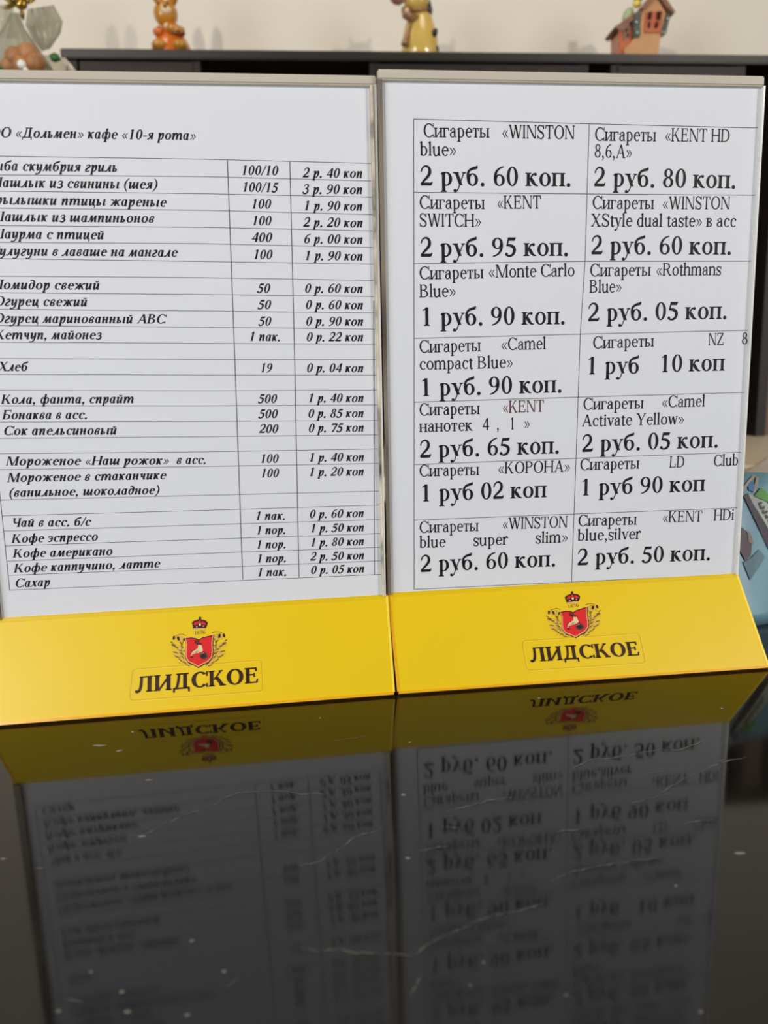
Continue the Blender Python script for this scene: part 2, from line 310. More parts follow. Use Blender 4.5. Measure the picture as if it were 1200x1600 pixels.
def G_De(s, W, T, x, C):
    s.rect(.57 - W, 0, .57, C); s.cv([(.26, C), (.25, .35), (.22, .15), (.14, .02)], T * 1.6, T * 1.6); s.rect(.16, C - T, .64, C); s.rect(.04, 0, .68, T * 1.2)
    s.p.append([(.04, -.13), (.04 + T, -.13), (.12, T), (.04, T)]); s.p.append([(.68 - T, -.13), (.68, -.13), (.68, T), (.6, T)]); return .72
def G_Ch(s, W, T, x, C): s.st(.6 - W, 0, C); s.cv([(.1 + W / 2, C), (.08 + W / 2, C * .35), (.3, C * .33), (.6 - W, C * .5)], W, T); s.foot(.09, W, C, -1); return .67
def G_Sh(s, W, T, x, C):
    for a in (.07, .44 - W / 2, .81 - W): s.st(a, 0, C)
    s.rect(.07, 0, .81, T); return .88
# digits
def d0(s, W, T, x, C): s.arc(.25, C / 2, .215, C / 2 + .01, 0, 360, W, T, 18); return .5
def d1(s, W, T, x, C): s.st(.25 - W / 2, 0, C, ''); s.p.append([(.09, C - .1), (.25 - W / 2, C - .07), (.25 + W / 2, C), (.25, C)]); s.cv([(.1, C - .1), (.2, C - .07), (.26, C - .02)], T, T); return .5
def d2(s, W, T, x, C):
    s.cv([(.06, C - .2), (.09, C + .08), (.42, C + .06), (.38, C - .22)], T, W, T * 1.6); s.cv([(.38, C - .2), (.37, C * .45), (.15, .2), (.05, .04)], W, T * 1.4); s.p.append([(.04, 0), (.42, 0), (.45, W * .9), (.09, W * .9)]); s.cv([(.42, .03), (.45, .05), (.46, .14)], T, T); return .5
def d3(s, W, T, x, C):
    s.cv([(.07, C - .16), (.1, C + .05), (.37, C + .04), (.35, C * .74)], T, W * .9, T * 1.4); s.cv([(.35, C * .76), (.34, C * .56), (.24, C * .54), (.17, C * .52)], W * .9, T)
    s.cv([(.18, C * .52), (.3, C * .56), (.42, C * .45), (.39, C * .24)], T, W); s.cv([(.39, C * .26), (.38, -.02), (.15, -.05), (.05, .06)], W, T * 1.2); s.dot(.08, .08, W * .5); return .5
def d4(s, W, T, x, C): s.rect(.29, 0, .29 + W, C); s.rect(.03, .16, .47, .16 + T * 1.5); s.ln(.03, .17, .3, C, T * 1.3); return .5
def d5(s, W, T, x, C):
    s.p.append([(.14, C - W), (.4, C - W), (.45, C), (.16, C)]); s.ln(.08, C * .55, .145, C, T * 1.4); s.cv([(.09, C * .58), (.25, C * .62), (.43, C * .5), (.39, C * .28)], T * 1.6, W, W); s.cv([(.39, C * .3), (.38, .02), (.2, -.04), (.06, .05)], W, T * 1.2); s.dot(.09, .07, W * .5); return .5
def d6(s, W, T, x, C): s.arc(.26, C * .3, .21, C * .31, 0, 360, W * .95, T, 14); s.cv([(.05 + W / 2, C * .32), (.06, C * .7), (.22, C * .95), (.43, C)], W, T); return .5
def d7(s, W, T, x, C): s.p.append([(.06, C - W), (.43, C - W), (.46, C), (.08, C)]); s.ln(.17, 0, .41, C - T, W * .9); s.rect(.05, C - .17, .05 + T, C - .03); return .5
def d8(s, W, T, x, C): s.arc(.25, C * .76, .175, C * .25, 0, 360, W * .85, T, 14); s.arc(.25, C * .27, .21, C * .28, 0, 360, W * .95, T, 14); return .5
def d9(s, W, T, x, C): s.arc(.24, C * .69, .21, C * .31, 0, 360, W * .95, T, 14); s.cv([(.45 - W / 2, C * .68), (.44, C * .3), (.28, C * .05), (.07, 0)], W, T); return .5
def q_dot(s, W, T, x, C): s.dot(.125, .045, W * .62); return .25
def q_com(s, W, T, x, C): s.dot(.12, .045, W * .6); s.cv([(.155, .05), (.18, -.06), (.08, -.13)], T * 1.3, T * .7); return .25
def q_sl(s, W, T, x, C): s.ln(.01, -.02, .25, C + .02, T * 1.4); return .29
def q_hy(s, W, T, x, C): s.rect(.04, .19, .29, .19 + T * 1.5); return .33
def q_lp(s, W, T, x, C): s.cv([(.3, C + .03), (.02, C * .7), (.02, .1), (.3, -.19)], T, T, W * .9); return .33
def q_rp(s, W, T, x, C): s.cv([(.03, C + .03), (.31, C * .7), (.31, .1), (.03, -.19)], T, T, W * .9); return .33
def q_gl(s, W, T, x, C):
    for d in (0, .17): s.ln(.05 + d, .22, .2 + d, .40, T * 1.2); s.ln(.2 + d, .04, .05 + d, .22, T * 1.5)
    return .46
def q_gr(s, W, T, x, C):
    for d in (0, .17): s.ln(.2 + d, .22, .05 + d, .40, T * 1.5); s.ln(.05 + d, .04, .2 + d, .22, T * 1.2)
    return .46
GLY = dict(zip('оoсcеeаaрpбуyкпнийгтыьв', [g_o, g_o, g_c, g_c, g_e, g_e, g_a, g_a, g_p, g_p, g_b, g_y, g_yl, g_k, g_pi, g_n_, g_i_, g_ii, g_g, g_t, g_yy, g_soft, g_v_]))
GLY.update(zip('bdnhmurslitvw', [g_bl, g_dl, g_n, g_h, g_m, g_u, g_r, g_s, g_l, g_i, g_tl, g_v, g_w]))
GLY.update(zip('OОCСKКHНПИINMМEЕLTSWAАXХYZDPРRBВБЛДЧШ', [G_O, G_O, G_C, G_C, G_K, G_K, G_H, G_H, G_Pi, G_I_, G_I, G_N, G_M, G_M, G_E, G_E, G_L, G_T, G_S, G_W, G_A, G_A, G_X, G_X, G_Y, G_Z, G_D, G_P, G_P, G_R, G_B, G_B, G_Be, G_Lam, G_De, G_Ch, G_Sh]))
GLY.update(zip('0123456789.,/-()«»', [d0, d1, d2, d3, d4, d5, d6, d7, d8, d9, q_dot, q_com, q_sl, q_hy, q_lp, q_rp, q_gl, q_gr]))
# cursive lower case of the slanted style
def hook(s, a, W, T, x): s.cv([(a - .05, x - .08), (a - .02, x), (a + W / 2, x - .02)], T * .8, T)      # entry stroke
def tail(s, a, W, T): s.cv([(a + W / 2, .07), (a + W / 2, -.02), (a + W + .05, .07)], W * .8, T * .7)    # exit stroke
def i_st(s, a, W, T, x, y0=.04): s.rect(a, y0, a + W, x)
def i_a(s, W, T, x, C): s.arc(.21, x / 2, .18, x / 2 + .01, 0, 360, W * .9); i_st(s, .39 - W, W, T, x); tail(s, .39 - W, W, T); return .48
def i_u(s, W, T, x, C):
    i_st(s, .05, W, T, x, .06); hook(s, .05, W, T, x); s.cv([(.05 + W / 2, .08), (.1, -.04), (.28, .02), (.41 - W, .26)], W * .9, T, T * 1.5); i_st(s, .41 - W, W, T, x); tail(s, .41 - W, W, T); return .5
def i_uu(s, W, T, x, C): i_u(s, W, T, x, C); s.breve(.24, x + .05); return .5
def i_ts(s, W, T, x, C): i_u(s, W, T, x, C); s.cv([(.43, .04), (.5, .02), (.43, -.15)], T, T); return .5
def i_sh(s, W, T, x, C):
    for k, a in enumerate((.05, .29, .53)):
        i_st(s, a, W, T, x, .05)
        if k: s.cv([(a - .24 + W / 2, .08), (a - .17, -.04), (a - .06, .05), (a + .01, .28)], W * .8, T, T * 1.4)
    hook(s, .05, W, T, x); tail(s, .53, W, T); return .74
def i_n(s, W, T, x, C):
    s.rect(.05, 0, .05 + W, x); hook(s, .05, W, T, x); s.cv([(.05 + W, x * .45), (.19, x * .95), (.36, x + .05), (.41 - W / 2, x - .1)], T, W, T * 1.7); i_st(s, .41 - W, W, T, x - .09); tail(s, .41 - W, W, T); return .5
def i_m(s, W, T, x, C):
    s.rect(.05, 0, .05 + W, x); hook(s, .05, W, T, x)
    for a in (.05, .31): s.cv([(a + W, x * .45), (a + .12, x * .95), (a + .24, x + .05), (a + .26 + W / 2, x - .1)], T, W, T * 1.7); s.rect(a + .26, .02, a + .26 + W, x - .09)
    tail(s, .57, W, T); return .77
def i_g(s, W, T, x, C):
    s.cv([(.08, x - .11), (.14, x + .05), (.33, x + .0), (.31, x * .72)], T, W, T * 1.8); s.cv([(.31, x * .74), (.26, x * .52), (.08, x * .46), (.09, x * .2)], W, W, W * .9); s.cv([(.09, x * .22), (.1, -.03), (.27, -.02), (.33, .09)], W * .9, T, T * 1.5); return .39
def i_d(s, W, T, x, C): s.arc(.22, x / 2, .19, x / 2 + .01, 0, 360, W * .9); s.cv([(.41 - W / 2, .25), (.42, .58), (.25, .68), (.08, .6)], W, T * 1.4); return .47
def i_l(s, W, T, x, C): s.rect(.39 - W, .04, .39, x); tail(s, .39 - W, W, T); s.cv([(.37, x), (.24, x * .8), (.22, .0), (.05, .02)], T * 1.6, T * 1.6); s.dot(.05, .035, W * .4); return .47
def i_me(s, W, T, x, C): s.rect(.54 - W, .04, .54, x); tail(s, .54 - W, W, T); s.ln(.25, 0, .5 - W * .6, x, T * 1.2); s.ln(.25 - W * .3, 0, .17, x, W * .9); s.cv([(.19, x), (.15, x * .5), (.12, .0), (.02, .03)], T * 1.3, T * 1.5); return .62
def i_nn(s, W, T, x, C): s.rect(.05, 0, .05 + W, x); hook(s, .05, W, T, x); i_st(s, .41 - W, W, T, x); tail(s, .41 - W, W, T); s.rect(.05, x / 2, .41, x / 2 + T); return .5
def i_k(s, W, T, x, C): s.rect(.05, 0, .05 + W, x); hook(s, .05, W, T, x); s.cv([(.05 + W, x * .5), (.22, x * .55), (.22, x * .9), (.35, x - .03)], T * 1.4, T * 1.6); s.dot(.36, x - .05, W * .42); s.cv([(.19, x * .55), (.27, x * .5), (.25, .0), (.4, .04)], W, T, W); return .46
def i_p(s, W, T, x, C): s.rect(.07, s.desc, .07 + W, x); s.foot(.07, W, s.desc); hook(s, .07, W, T, x); s.cv([(.07 + W, x * .45), (.2, x * .95), (.4, x + .08), (.41 - W * .4, x * .6)], T, W, T * 1.8); s.cv([(.41 - W * .4, x * .64), (.42, .2), (.3, -.02), (.09 + W, .02)], W, T * 1.2); return .48
def i_y(s, W, T, x, C): i_st(s, .05, W, T, x, .15); hook(s, .05, W, T, x); s.cv([(.05 + W / 2, .2), (.08, -.02), (.26, .02), (.39 - W, .25)], W, T, T * 1.6); s.cv([(.39 - W / 2, x), (.4, .05), (.33, -.22), (.06, -.2)], W, T * 1.2, W * .8); s.dot(.07, -.18, W * .42); return .47
def i_f(s, W, T, x, C): s.arc(.19, x / 2, .16, x / 2 + .01, 20, 340, W * .85); s.arc(.46, x / 2, .16, x / 2 + .01, -160, 160, W * .85); s.rect(.325 - W / 2, s.desc, .325 + W / 2, s.asc); s.foot(.325 - W / 2, W, s.desc); return .66
def i_zh(s, W, T, x, C):
    s.rect(.36 - W / 2, 0, .36 + W / 2, x)
    for d in (-1, 1):
        s.cv([(.36, x * .52), (.36 + d * .16, x * .55), (.36 + d * .14, x * .95), (.36 + d * .27, x - .04)], T * 1.4, T * 1.6); s.dot(.36 + d * .28, x - .05, W * .4); s.cv([(.36 + d * .06, x * .52), (.36 + d * .2, x * .5), (.36 + d * .14, .02), (.36 + d * .3, .03)], W * .9, T, W * .9)
    return .72
def i_z(s, W, T, x, C):
    s.cv([(.07, x - .12), (.1, x + .04), (.34, x + .03), (.32, x * .75)], T, W * .9, T * 1.4); s.cv([(.32, x * .76), (.3, x * .55), (.22, x * .53), (.14, x * .52)], W * .9, T); s.cv([(.16, x * .52), (.28, x * .56), (.37, x * .45), (.35, x * .25)], T, W); s.cv([(.35, x * .27), (.33, -.02), (.14, -.04), (.04, .08)], W, T * 1.2); return .41
def i_ch(s, W, T, x, C): i_st(s, .39 - W, W, T, x); tail(s, .39 - W, W, T); s.cv([(.07 + W / 2, x), (.05 + W / 2, x * .35), (.22, x * .32), (.39 - W, x * .6)], W, T, T * 2); hook(s, .07, W, T, x); return .47
def i_soft(s, W, T, x, C): s.rect(.05, .02, .05 + W, x); hook(s, .05, W, T, x); s.arc(.17, x * .28, .19, x * .28, -90, 90, W * .9); s.rect(.05, 0, .18, T); s.rect(.05, x * .56 - T, .18, x * .56); return .41
def i_yy(s, W, T, x, C): i_soft(s, W, T, x, C); i_st(s, .46, W, T, x); tail(s, .46, W, T); return .54 + W
def i_ya(s, W, T, x, C): s.rect(.39 - W, .02, .39, x); s.arc(.23, x * .73, .17, x * .27, 90, 270, W * .9); s.rect(.22, x - T, .39, x); s.rect(.22, x * .46, .39, x * .46 + T); s.cv([(.26, x * .47), (.16, x * .3), (.14, .0), (.02, .02)], W * .9, T * 1.3); return .46
def i_v(s, W, T, x, C): s.arc(.2, x * .27, .17, x * .28, 0, 360, W * .85); s.cv([(.04 + W / 2, x * .25), (.04, x * .8), (.2, x + .04), (.3, x - .03)], W * .8, T * 1.3, W * .7); s.cv([(.3, x - .03), (.36, x * .7), (.28, x * .55), (.18, x * .52)], W * .7, T); return .42
def i_h(s, W, T, x, C): s.ln(.27, .0, .07, x, W * 1.1); s.ln(.02, .0, .36, x, T * 1.3); s.dot(.38, x - .03, W * .4); s.dot(.03, .03, W * .4); tail(s, .27, W, T); return .45
def i_ee(s, W, T, x, C): s.arc(.18, x / 2, .2, x / 2 + .01, -135, 130); s.rect(.12, x * .5, .36, x * .5 + T); s.dot(.06, x - .09, W * .45); return .41
ITAL = dict(zip('аипцштгдлмнкруфжзчьыявхэй', [i_a, i_u, i_n, i_ts, i_sh, i_m, i_g, i_d, i_l, i_me, i_nn, i_k, i_p, i_y, i_f, i_zh, i_z, i_ch, i_soft, i_yy, i_ya, i_v, i_h, i_ee, i_uu]))
# ================================================================ materials
M = {}
M['wall'] = mat('cream wall paint', srgb(233, 225, 208), .75, .3, noise=.03, scale=3, bump=.05)
M['ceiling'] = mat('ceiling paint', srgb(128, 118, 104), .85, .2, noise=.05, scale=2)
M['floor'] = mat('floor laminate', srgb(92, 70, 52), .45, .5, noise=.3, scale=3, stretch=(1, 8, 1))
M['side_wall'] = mat('taupe wall paint', srgb(140, 126, 108), .8, .2, noise=.05, scale=2)
M['wenge'] = mat('dark wenge board', srgb(38, 29, 25), .5, .4, noise=.28, scale=9, stretch=(6, 6, .7), bump=.05)
M['wenge_dark'] = mat('dark recess board', srgb(28, 22, 21), .55, .3, noise=.2, scale=8)
M['top_edge'] = mat('shelf top edge', srgb(38, 34, 29), .4, .5, noise=.15, scale=12, stretch=(.5, 4, 4))
M['worktop'] = mat('cream worktop', srgb(240, 224, 196), .4, .5, noise=.06, scale=6)
M['paper'] = mat('white copy paper', srgb(243, 246, 254), .6, .3, noise=.015, scale=4)
M['ink'] = mat('black toner', srgb(28, 27, 34), .5, .3)
M['ink_thin'] = mat('grey table line ink', srgb(105, 106, 116), .6, .3)
M['ink_red'] = mat('dark red toner', srgb(120, 60, 66), .5, .3)
M['yellow'] = mat('yellow printed insert', srgb(240, 204, 10), .38, .5, noise=.04, scale=5, coat=.25)
M['yellow_edge'] = mat('amber lit plastic edge', srgb(250, 180, 30), .25, .5, sss=.2)
M['logo_dark'] = mat('dark brown print', srgb(52, 18, 14), .4, .4)
M['logo_red'] = mat('red print', srgb(222, 32, 36), .4, .4)
M['logo_gold'] = mat('pale gold print', srgb(224, 184, 70), .35, .5, metal=.1)
M['logo_olive'] = mat('olive print', srgb(122, 92, 30), .4, .4)
M['logo_pink'] = mat('pink beige print', srgb(236, 170, 120), .4, .4)
M['logo_pale'] = mat('pale beige print', srgb(226, 210, 160), .4, .4)
M['logo_grey'] = mat('grey print', srgb(72, 70, 62), .4, .4)
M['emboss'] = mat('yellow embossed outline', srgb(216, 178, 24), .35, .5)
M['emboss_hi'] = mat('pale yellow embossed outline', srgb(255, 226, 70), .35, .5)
M['clear'] = clear('clear acrylic sheet', (.985, .985, .98, 1), .03, strength=.55)
M['acryl_edge'] = clear('frosted acrylic edge', (.97, .95, .9, 1), .12, haze=.88, hazecol=srgb(252, 246, 234), strength=1.0)
def streaky(name, c1, c2, c3, sc):
    m = mat(name, c1, .18, .6); nt = m.node_tree; b = nt.nodes['Principled BSDF']
    tc = nt.nodes.new('ShaderNodeTexCoord'); mp = nt.nodes.new('ShaderNodeMapping'); mp.inputs['Scale'].default_value = sc
    n = nt.nodes.new('ShaderNodeTexNoise'); n.inputs['Scale'].default_value = 1; n.inputs['Detail'].default_value = 3
    r = nt.nodes.new('ShaderNodeValToRGB'); e = r.color_ramp.elements; e[0].position = .34; e[0].color = c1; e[1].position = .66; e[1].color = c3; k = e.new(.5); k.color = c2
    nt.links.new(tc.outputs['Object'], mp.inputs[0]); nt.links.new(mp.outputs[0], n.inputs['Vector']); nt.links.new(n.outputs['Fac'], r.inputs[0]); nt.links.new(r.outputs[0], b.inputs['Base Color']); return m
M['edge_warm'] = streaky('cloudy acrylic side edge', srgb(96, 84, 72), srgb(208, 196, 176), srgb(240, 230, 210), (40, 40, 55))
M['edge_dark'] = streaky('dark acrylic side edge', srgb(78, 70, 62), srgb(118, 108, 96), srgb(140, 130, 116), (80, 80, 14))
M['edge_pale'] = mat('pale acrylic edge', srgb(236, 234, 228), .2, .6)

def stone():
    m = bpy.data.materials.new('polished dark counter'); m.use_nodes = True; nt = m.node_tree; b = nt.nodes['Principled BSDF']
    tc = nt.nodes.new('ShaderNodeTexCoord'); n = nt.nodes.new('ShaderNodeTexNoise'); n.inputs['Scale'].default_value = 9; n.inputs['Detail'].default_value = 8
    r = nt.nodes.new('ShaderNodeValToRGB'); r.color_ramp.elements[0].position = .35; r.color_ramp.elements[0].color = srgb(15, 14, 11); r.color_ramp.elements[1].position = .75; r.color_ramp.elements[1].color = srgb(27, 25, 20)
    nt.links.new(tc.outputs['Object'], n.inputs['Vector']); nt.links.new(n.outputs['Fac'], r.inputs[0]); nt.links.new(r.outputs[0], b.inputs['Base Color'])
    n2 = nt.nodes.new('ShaderNodeTexNoise'); n2.inputs['Scale'].default_value = 38; n2.inputs['Detail'].default_value = 4
    rr = nt.nodes.new('ShaderNodeMapRange'); rr.inputs['To Min'].default_value = .035; rr.inputs['To Max'].default_value = .085
    nt.links.new(tc.outputs['Object'], n2.inputs['Vector']); nt.links.new(n2.outputs['Fac'], rr.inputs['Value']); nt.links.new(rr.outputs[0], b.inputs['Roughness'])
    b.inputs['IOR'].default_value = 1.45; return m
M['counter'] = stone()

# ================================================================ the setting
WALL_Y = 1.95
def room(name, *a, m='wall'): return struct(obj(name, B(*a), M[m]))
room('floor', -3, -2.6, -1.15, 3, WALL_Y + .1, -1.1, m='floor')
room('ceiling', -3, -2.6, 1.6, 3, WALL_Y + .1, 1.68, m='ceiling')
wb = room('wall_back', -3.2, .24, -1.1, 3.2, .34, 1.6); wb.location = BO; wb.rotation_euler.z = BYAW
room('wall_left', -3.1, -2.6, -1.1, -3, WALL_Y + .1, 1.6, m='side_wall')
room('wall_right', 3, -2.6, -1.1, 3.1, WALL_Y + .1, 1.6, m='side_wall')
room('wall_front', -3, -2.7, -1.1, 3, -2.6, 1.6, m='side_wall')
wb = room('baseboard_back', -3, .227, -1.1, 3, .24, -1.02, m='wenge'); wb.location = BO; wb.rotation_euler.z = BYAW
for x, y, wh in ((1.9, -1.2, 'behind the viewer on the right'), (-.95, -1.2, 'behind the viewer on the left'), (.35, .85, 'over the bar on the right'), (-.65, .85, 'over the bar on the left')):  # the two spots over the bar are unseen additions for the wall light
    zc = 1.6 if y > 0 else 1.34; t = empty('ceiling_spot', (x, y, zc), 'round white %s lamp ' % ('ceiling spot' if y > 0 else 'pendant') + wh, 'lamp')
    if y < 0: bm = bmesh.new(); tube(bm, [(0, 0, 0), (0, 0, 1.6 - zc)], .008); obj('hanging_rod', bm, M['wenge'], t)
    bm = bmesh.new(); lathe(bm, [(.10, -.03), (.11, -.02), (.11, 0)], seg=24); obj('rim', bm, M['edge_pale'], t)
    bm = bmesh.new(); lathe(bm, [(.085, -.034), (.09, -.029)], seg=24); obj('diffuser', bm, mat('lamp diffuser', (1, .9, .75, 1), .6, emit=((1, .86, .66, 1), 2.0)), t)

# counter with its scratches and crumbs
ctr = empty('bar_counter', (0, 0, 0), 'polished dark stone bar counter with fine scratches under the price stands', 'counter')
obj('countertop', B(-1.3, -.06, -.035, 1.3, .72, 0, bev=.003), M['counter'], ctr)
obj('counter_body', B(-1.25, .02, -1.1, 1.25, .70, -.035), M['wenge_dark'], ctr)
M['scratch'] = mat('pale scratch', srgb(112, 110, 102), .6, .4); M['speck'] = mat('pale crumb', srgb(140, 136, 124), .7, .3)
random.seed(11)
def scratch(pts, w=.00028):
    P = []
    for a, b in zip(pts, pts[1:]):
        n = max(2, int(math.hypot(b[0] - a[0], b[1] - a[1]) / 7))
        for i in range(n): P.append((a[0] + (b[0] - a[0]) * i / n + random.uniform(-1, 1), a[1] + (b[1] - a[1]) * i / n + random.uniform(-1.2, 1.2)))
    P.append(pts[-1]); Q = [on_z(x, y) for x, y in P]; V, F = [], []
    for i, q in enumerate(Q):
        a, c = Q[max(i - 1, 0)], Q[min(i + 1, len(Q) - 1)]; d = (c - a).normalized(); n = Vector((-d.y, d.x, 0)); k = w * random.choice((.25, .5, .8, 1.2)) * (1 if 0 < i < len(Q) - 1 else .1) * (q - CAM).length / .4
        V += [q + n * k + Vector((0, 0, .00012)), q - n * k + Vector((0, 0, .00012))]
    for i in range(len(Q) - 1): F.append((2 * i, 2 * i + 1, 2 * i + 3, 2 * i + 2))
    faces('scratch', V, F, M['scratch'], ctr)
for s in ([(200, 1305), (227, 1304), (250, 1290), (300, 1270), (370, 1240), (430, 1236), (470, 1241), (510, 1240)],
          [(467, 1482), (495, 1486), (530, 1484), (550, 1489), (598, 1490), (645, 1494), (675, 1472), (720, 1452), (765, 1432), (810, 1424), (850, 1412)],
          [(895, 1200), (925, 1187), (980, 1182), (1025, 1172), (1060, 1172), (1100, 1158)], [(1030, 1240), (1075, 1215), (1125, 1192), (1165, 1183)],
          [(985, 1256), (1050, 1238)], [(890, 1364), (945, 1352), (985, 1346), (1030, 1340)], [(465, 1352), (500, 1347), (555, 1308), (598, 1295)], [(53, 1357), (70, 1358)],
          [(1070, 1287), (1118, 1280)], [(700, 1268), (760, 1252), (800, 1246)], [(870, 1300), (905, 1296)], [(860, 1378), (890, 1362)], [(100, 1562), (130, 1567)], [(690, 1292), (716, 1294)],
          [(1120, 1190), (1135, 1186)], [(520, 1158), (580, 1150)], [(650, 1330), (700, 1322)], [(350, 1545), (372, 1530)], [(640, 1560), (660, 1520)], [(1010, 1210), (1040, 1205)]): scratch(s)
def speck(x, y, rx, ry, a=0.0):
    rx *= .85; ry *= .6; c = on_z(x, y); px = (on_z(x + 1, y) - c).length; py = (on_z(x, y + 1) - c).length; n = 9; bm = bmesh.new(); ca, sa = math.cos(a), math.sin(a)
    ring = []
    for i in range(n):
        t = 6.2832 * i / n; k = random.uniform(.65, 1.15); u, v = rx * k * math.cos(t) * px, ry * k * math.sin(t) * py; ring.append(bm.verts.new((c.x + u * ca - v * sa, c.y + u * sa + v * ca, .00005)))
    topv = bm.verts.new((c.x, c.y, .0004))
    for i in range(n): bm.faces.new((ring[i], ring[(i + 1) % n], topv))
    obj('crumb', bm, M['speck'], ctr)
for s in ((155, 1165, 13, 2.4), (187, 1173, 6, 2.5, .6), (207, 1144, 2.5, 2, 1), (222, 1307, 9, 1.6), (630, 1242, 5, 2), (637, 1341, 5, 3), (300, 1470, 4, 2.5), (190, 1550, 5, 3), (199, 1581, 6, 3.4), (1155, 1333, 11, 2.6),
          (232, 1219, 7, 1.8), (1095, 1581, 4, 3), (142, 1519, 4, 2), (292, 1586, 5, 2.5), (92, 1580, 5, 2.4), (755, 1504, 3, 2), (350, 1518, 4, 3), (500, 1122, 3, 1.4, .5), (1128, 1107, 3.5, 1.5, .5), (842, 1091, 3, 1.5), (1056, 1384, 3, 2), (5, 1342, 6, 1.2), (640, 1160, 3, 1.5, .6), (735, 1540, 2, 2), (885, 1555, 3, 2)): speck(*s)

# worktop behind the bar and the dark cabinet standing on it
WZ = .05
wt = empty('back_worktop', bw(0, -.12, WZ), 'cream worktop behind the bar under the dark cabinet', 'worktop', rz=BYAW)
obj('top', B(-1.6, -.28, -.03, 1.6, .355, 0, bev=.003), M['worktop'], wt); obj('base', B(-1.55, -.22, -1.15, 1.55, .345, -.03), M['wenge_dark'], wt)

xl = bl(100, 79)[0]; ztop = bl(600, 83)[1]; xr = bl(1195, 680)[0]
W_ = xr - xl; hz = ztop - WZ; D = .225
cab = empty('display_cabinet', bw(xl, 0, WZ), 'long dark wenge cabinet with open niches behind the price stands', 'cabinet', rz=BYAW)
b_t = .014
obj('top_board', B(-.004, -.008, hz - b_t, W_ + .5, D, hz, bev=.0015), M['top_edge'], cab)
obj('back_panel', B(0, D - .01, 0, W_, D, hz - b_t), M['wenge_dark'], cab)
obj('side_panel', B(0, 0, 0, .018, D, hz - b_t), M['wenge'], cab); obj('side_panel', B(W_ - .018, 0, 0, W_, D, hz - b_t), M['wenge'], cab)
def cx(px): return bl(px, 105)[0] - xl
def door(a, b_):
    d = obj('door', B(a + .002, -.002, .004, b_ - .002, .016, hz - b_t - .002, bev=.0015), M['wenge'], cab)
    bm = bmesh.new(); tube(bm, [(b_ - .03, -.002, .30), (b_ - .03, -.02, .30), (b_ - .03, -.02, .40), (b_ - .03, -.002, .40)], .004); obj('handle', bm, M['edge_dark'], d)
for a, b_ in ((100, 305), (585, 912), (962, 1158)): door(cx(a) if a > 100 else .02, cx(b_))
for px in (305, 585, 912, 962, 1158): obj('divider', B(cx(px) - .008, .0, 0, cx(px) + .008, D - .01, hz - b_t), M['wenge'], cab)
for k in (.17, .34):
    for a, b_ in ((305, 585), (912, 962)): obj('shelf', B(cx(a) + .008, .01, k, cx(b_) - .008, D - .01, k + .016), M['wenge'], cab)
# pale door frame edge past the cabinet
bm = B(W_ + .004, .02, 0, W_ + .05, D, hz - b_t); o = obj('end_panel', bm, mat('light brown edge board', srgb(126, 100, 78), .5, .4, noise=.15, scale=10), cab); o['label'] = 'lighter brown end panel'

# ================================================================ price stands
FITS = {  # per side: yaw, foot x,y, lean, strip depth, panel height, width
 0: (0.127842, -0.209011, 0.388005, 0.036434, 0.030511, 0.274104, .21), 1: (0.111138, 0.003159, 0.41815, 0.014519, 0.033136, 0.276928, .213101)}
HS = 0.048122
REG = Serif(.098, .046, .055); BOLD = Serif(.118, .042, .055); BIT = Serif(.13, .05, .04, slant=.27, italic=True); LOGO = Serif(.145, .058, .05); MINI = Serif(.09, .05, .04)

def on_sheet(O, U, V, px, py):
    N = U.cross(V); X = on_plane(px, py, O, N) - O; return X.dot(U), X.dot(V)
class Print:
    """collects flat polygons in the (u,v) plane of a sheet"""
    def __init__(s, O, U, V, N): s.O, s.U, s.V, s.N = O, U, V, N; s.v, s.f, s.mi = [], [], []
    def poly(s, q, m=0, lift=.00012):
        k = len(s.v); s.v += [s.O + s.U * u + s.V * v - s.N * lift for u, v in q]; s.f.append(tuple(range(k, k + len(q)))); s.mi.append(m)
    def stroke(s, pts, w, m=0, lift=.00012):
        for (a, b), (c, d) in zip(pts, pts[1:]):
            L = math.hypot(c - a, d - b) or 1e-9; nx, ny = -(d - b) / L * w / 2, (c - a) / L * w / 2
            s.poly([(a + nx, b + ny), (a - nx, b - ny), (c - nx, d - ny), (c + nx, d + ny)], m, lift)
    def text(s, font, txt, p0, p1, em, prefix='', m=0, lift=.00012):
        polys, adv = font.line(txt); L = math.hypot(p1[0] - p0[0], p1[1] - p0[1]); k = L / (adv - .03)
        ux, uy = (p1[0] - p0[0]) / L, (p1[1] - p0[1]) / L
        if prefix:
            pp, pa = font.line(prefix); polys = polys + [[(x - pa, y) for x, y in q] for q in pp]
        for q in polys: s.poly([(p0[0] + x * k * ux - y * em * uy, p0[1] + x * k * uy + y * em * ux) for x, y in q], m, lift)
    def build(s, name, mats, parent): return faces(name, s.v, s.f, mats, parent, mi=s.mi)

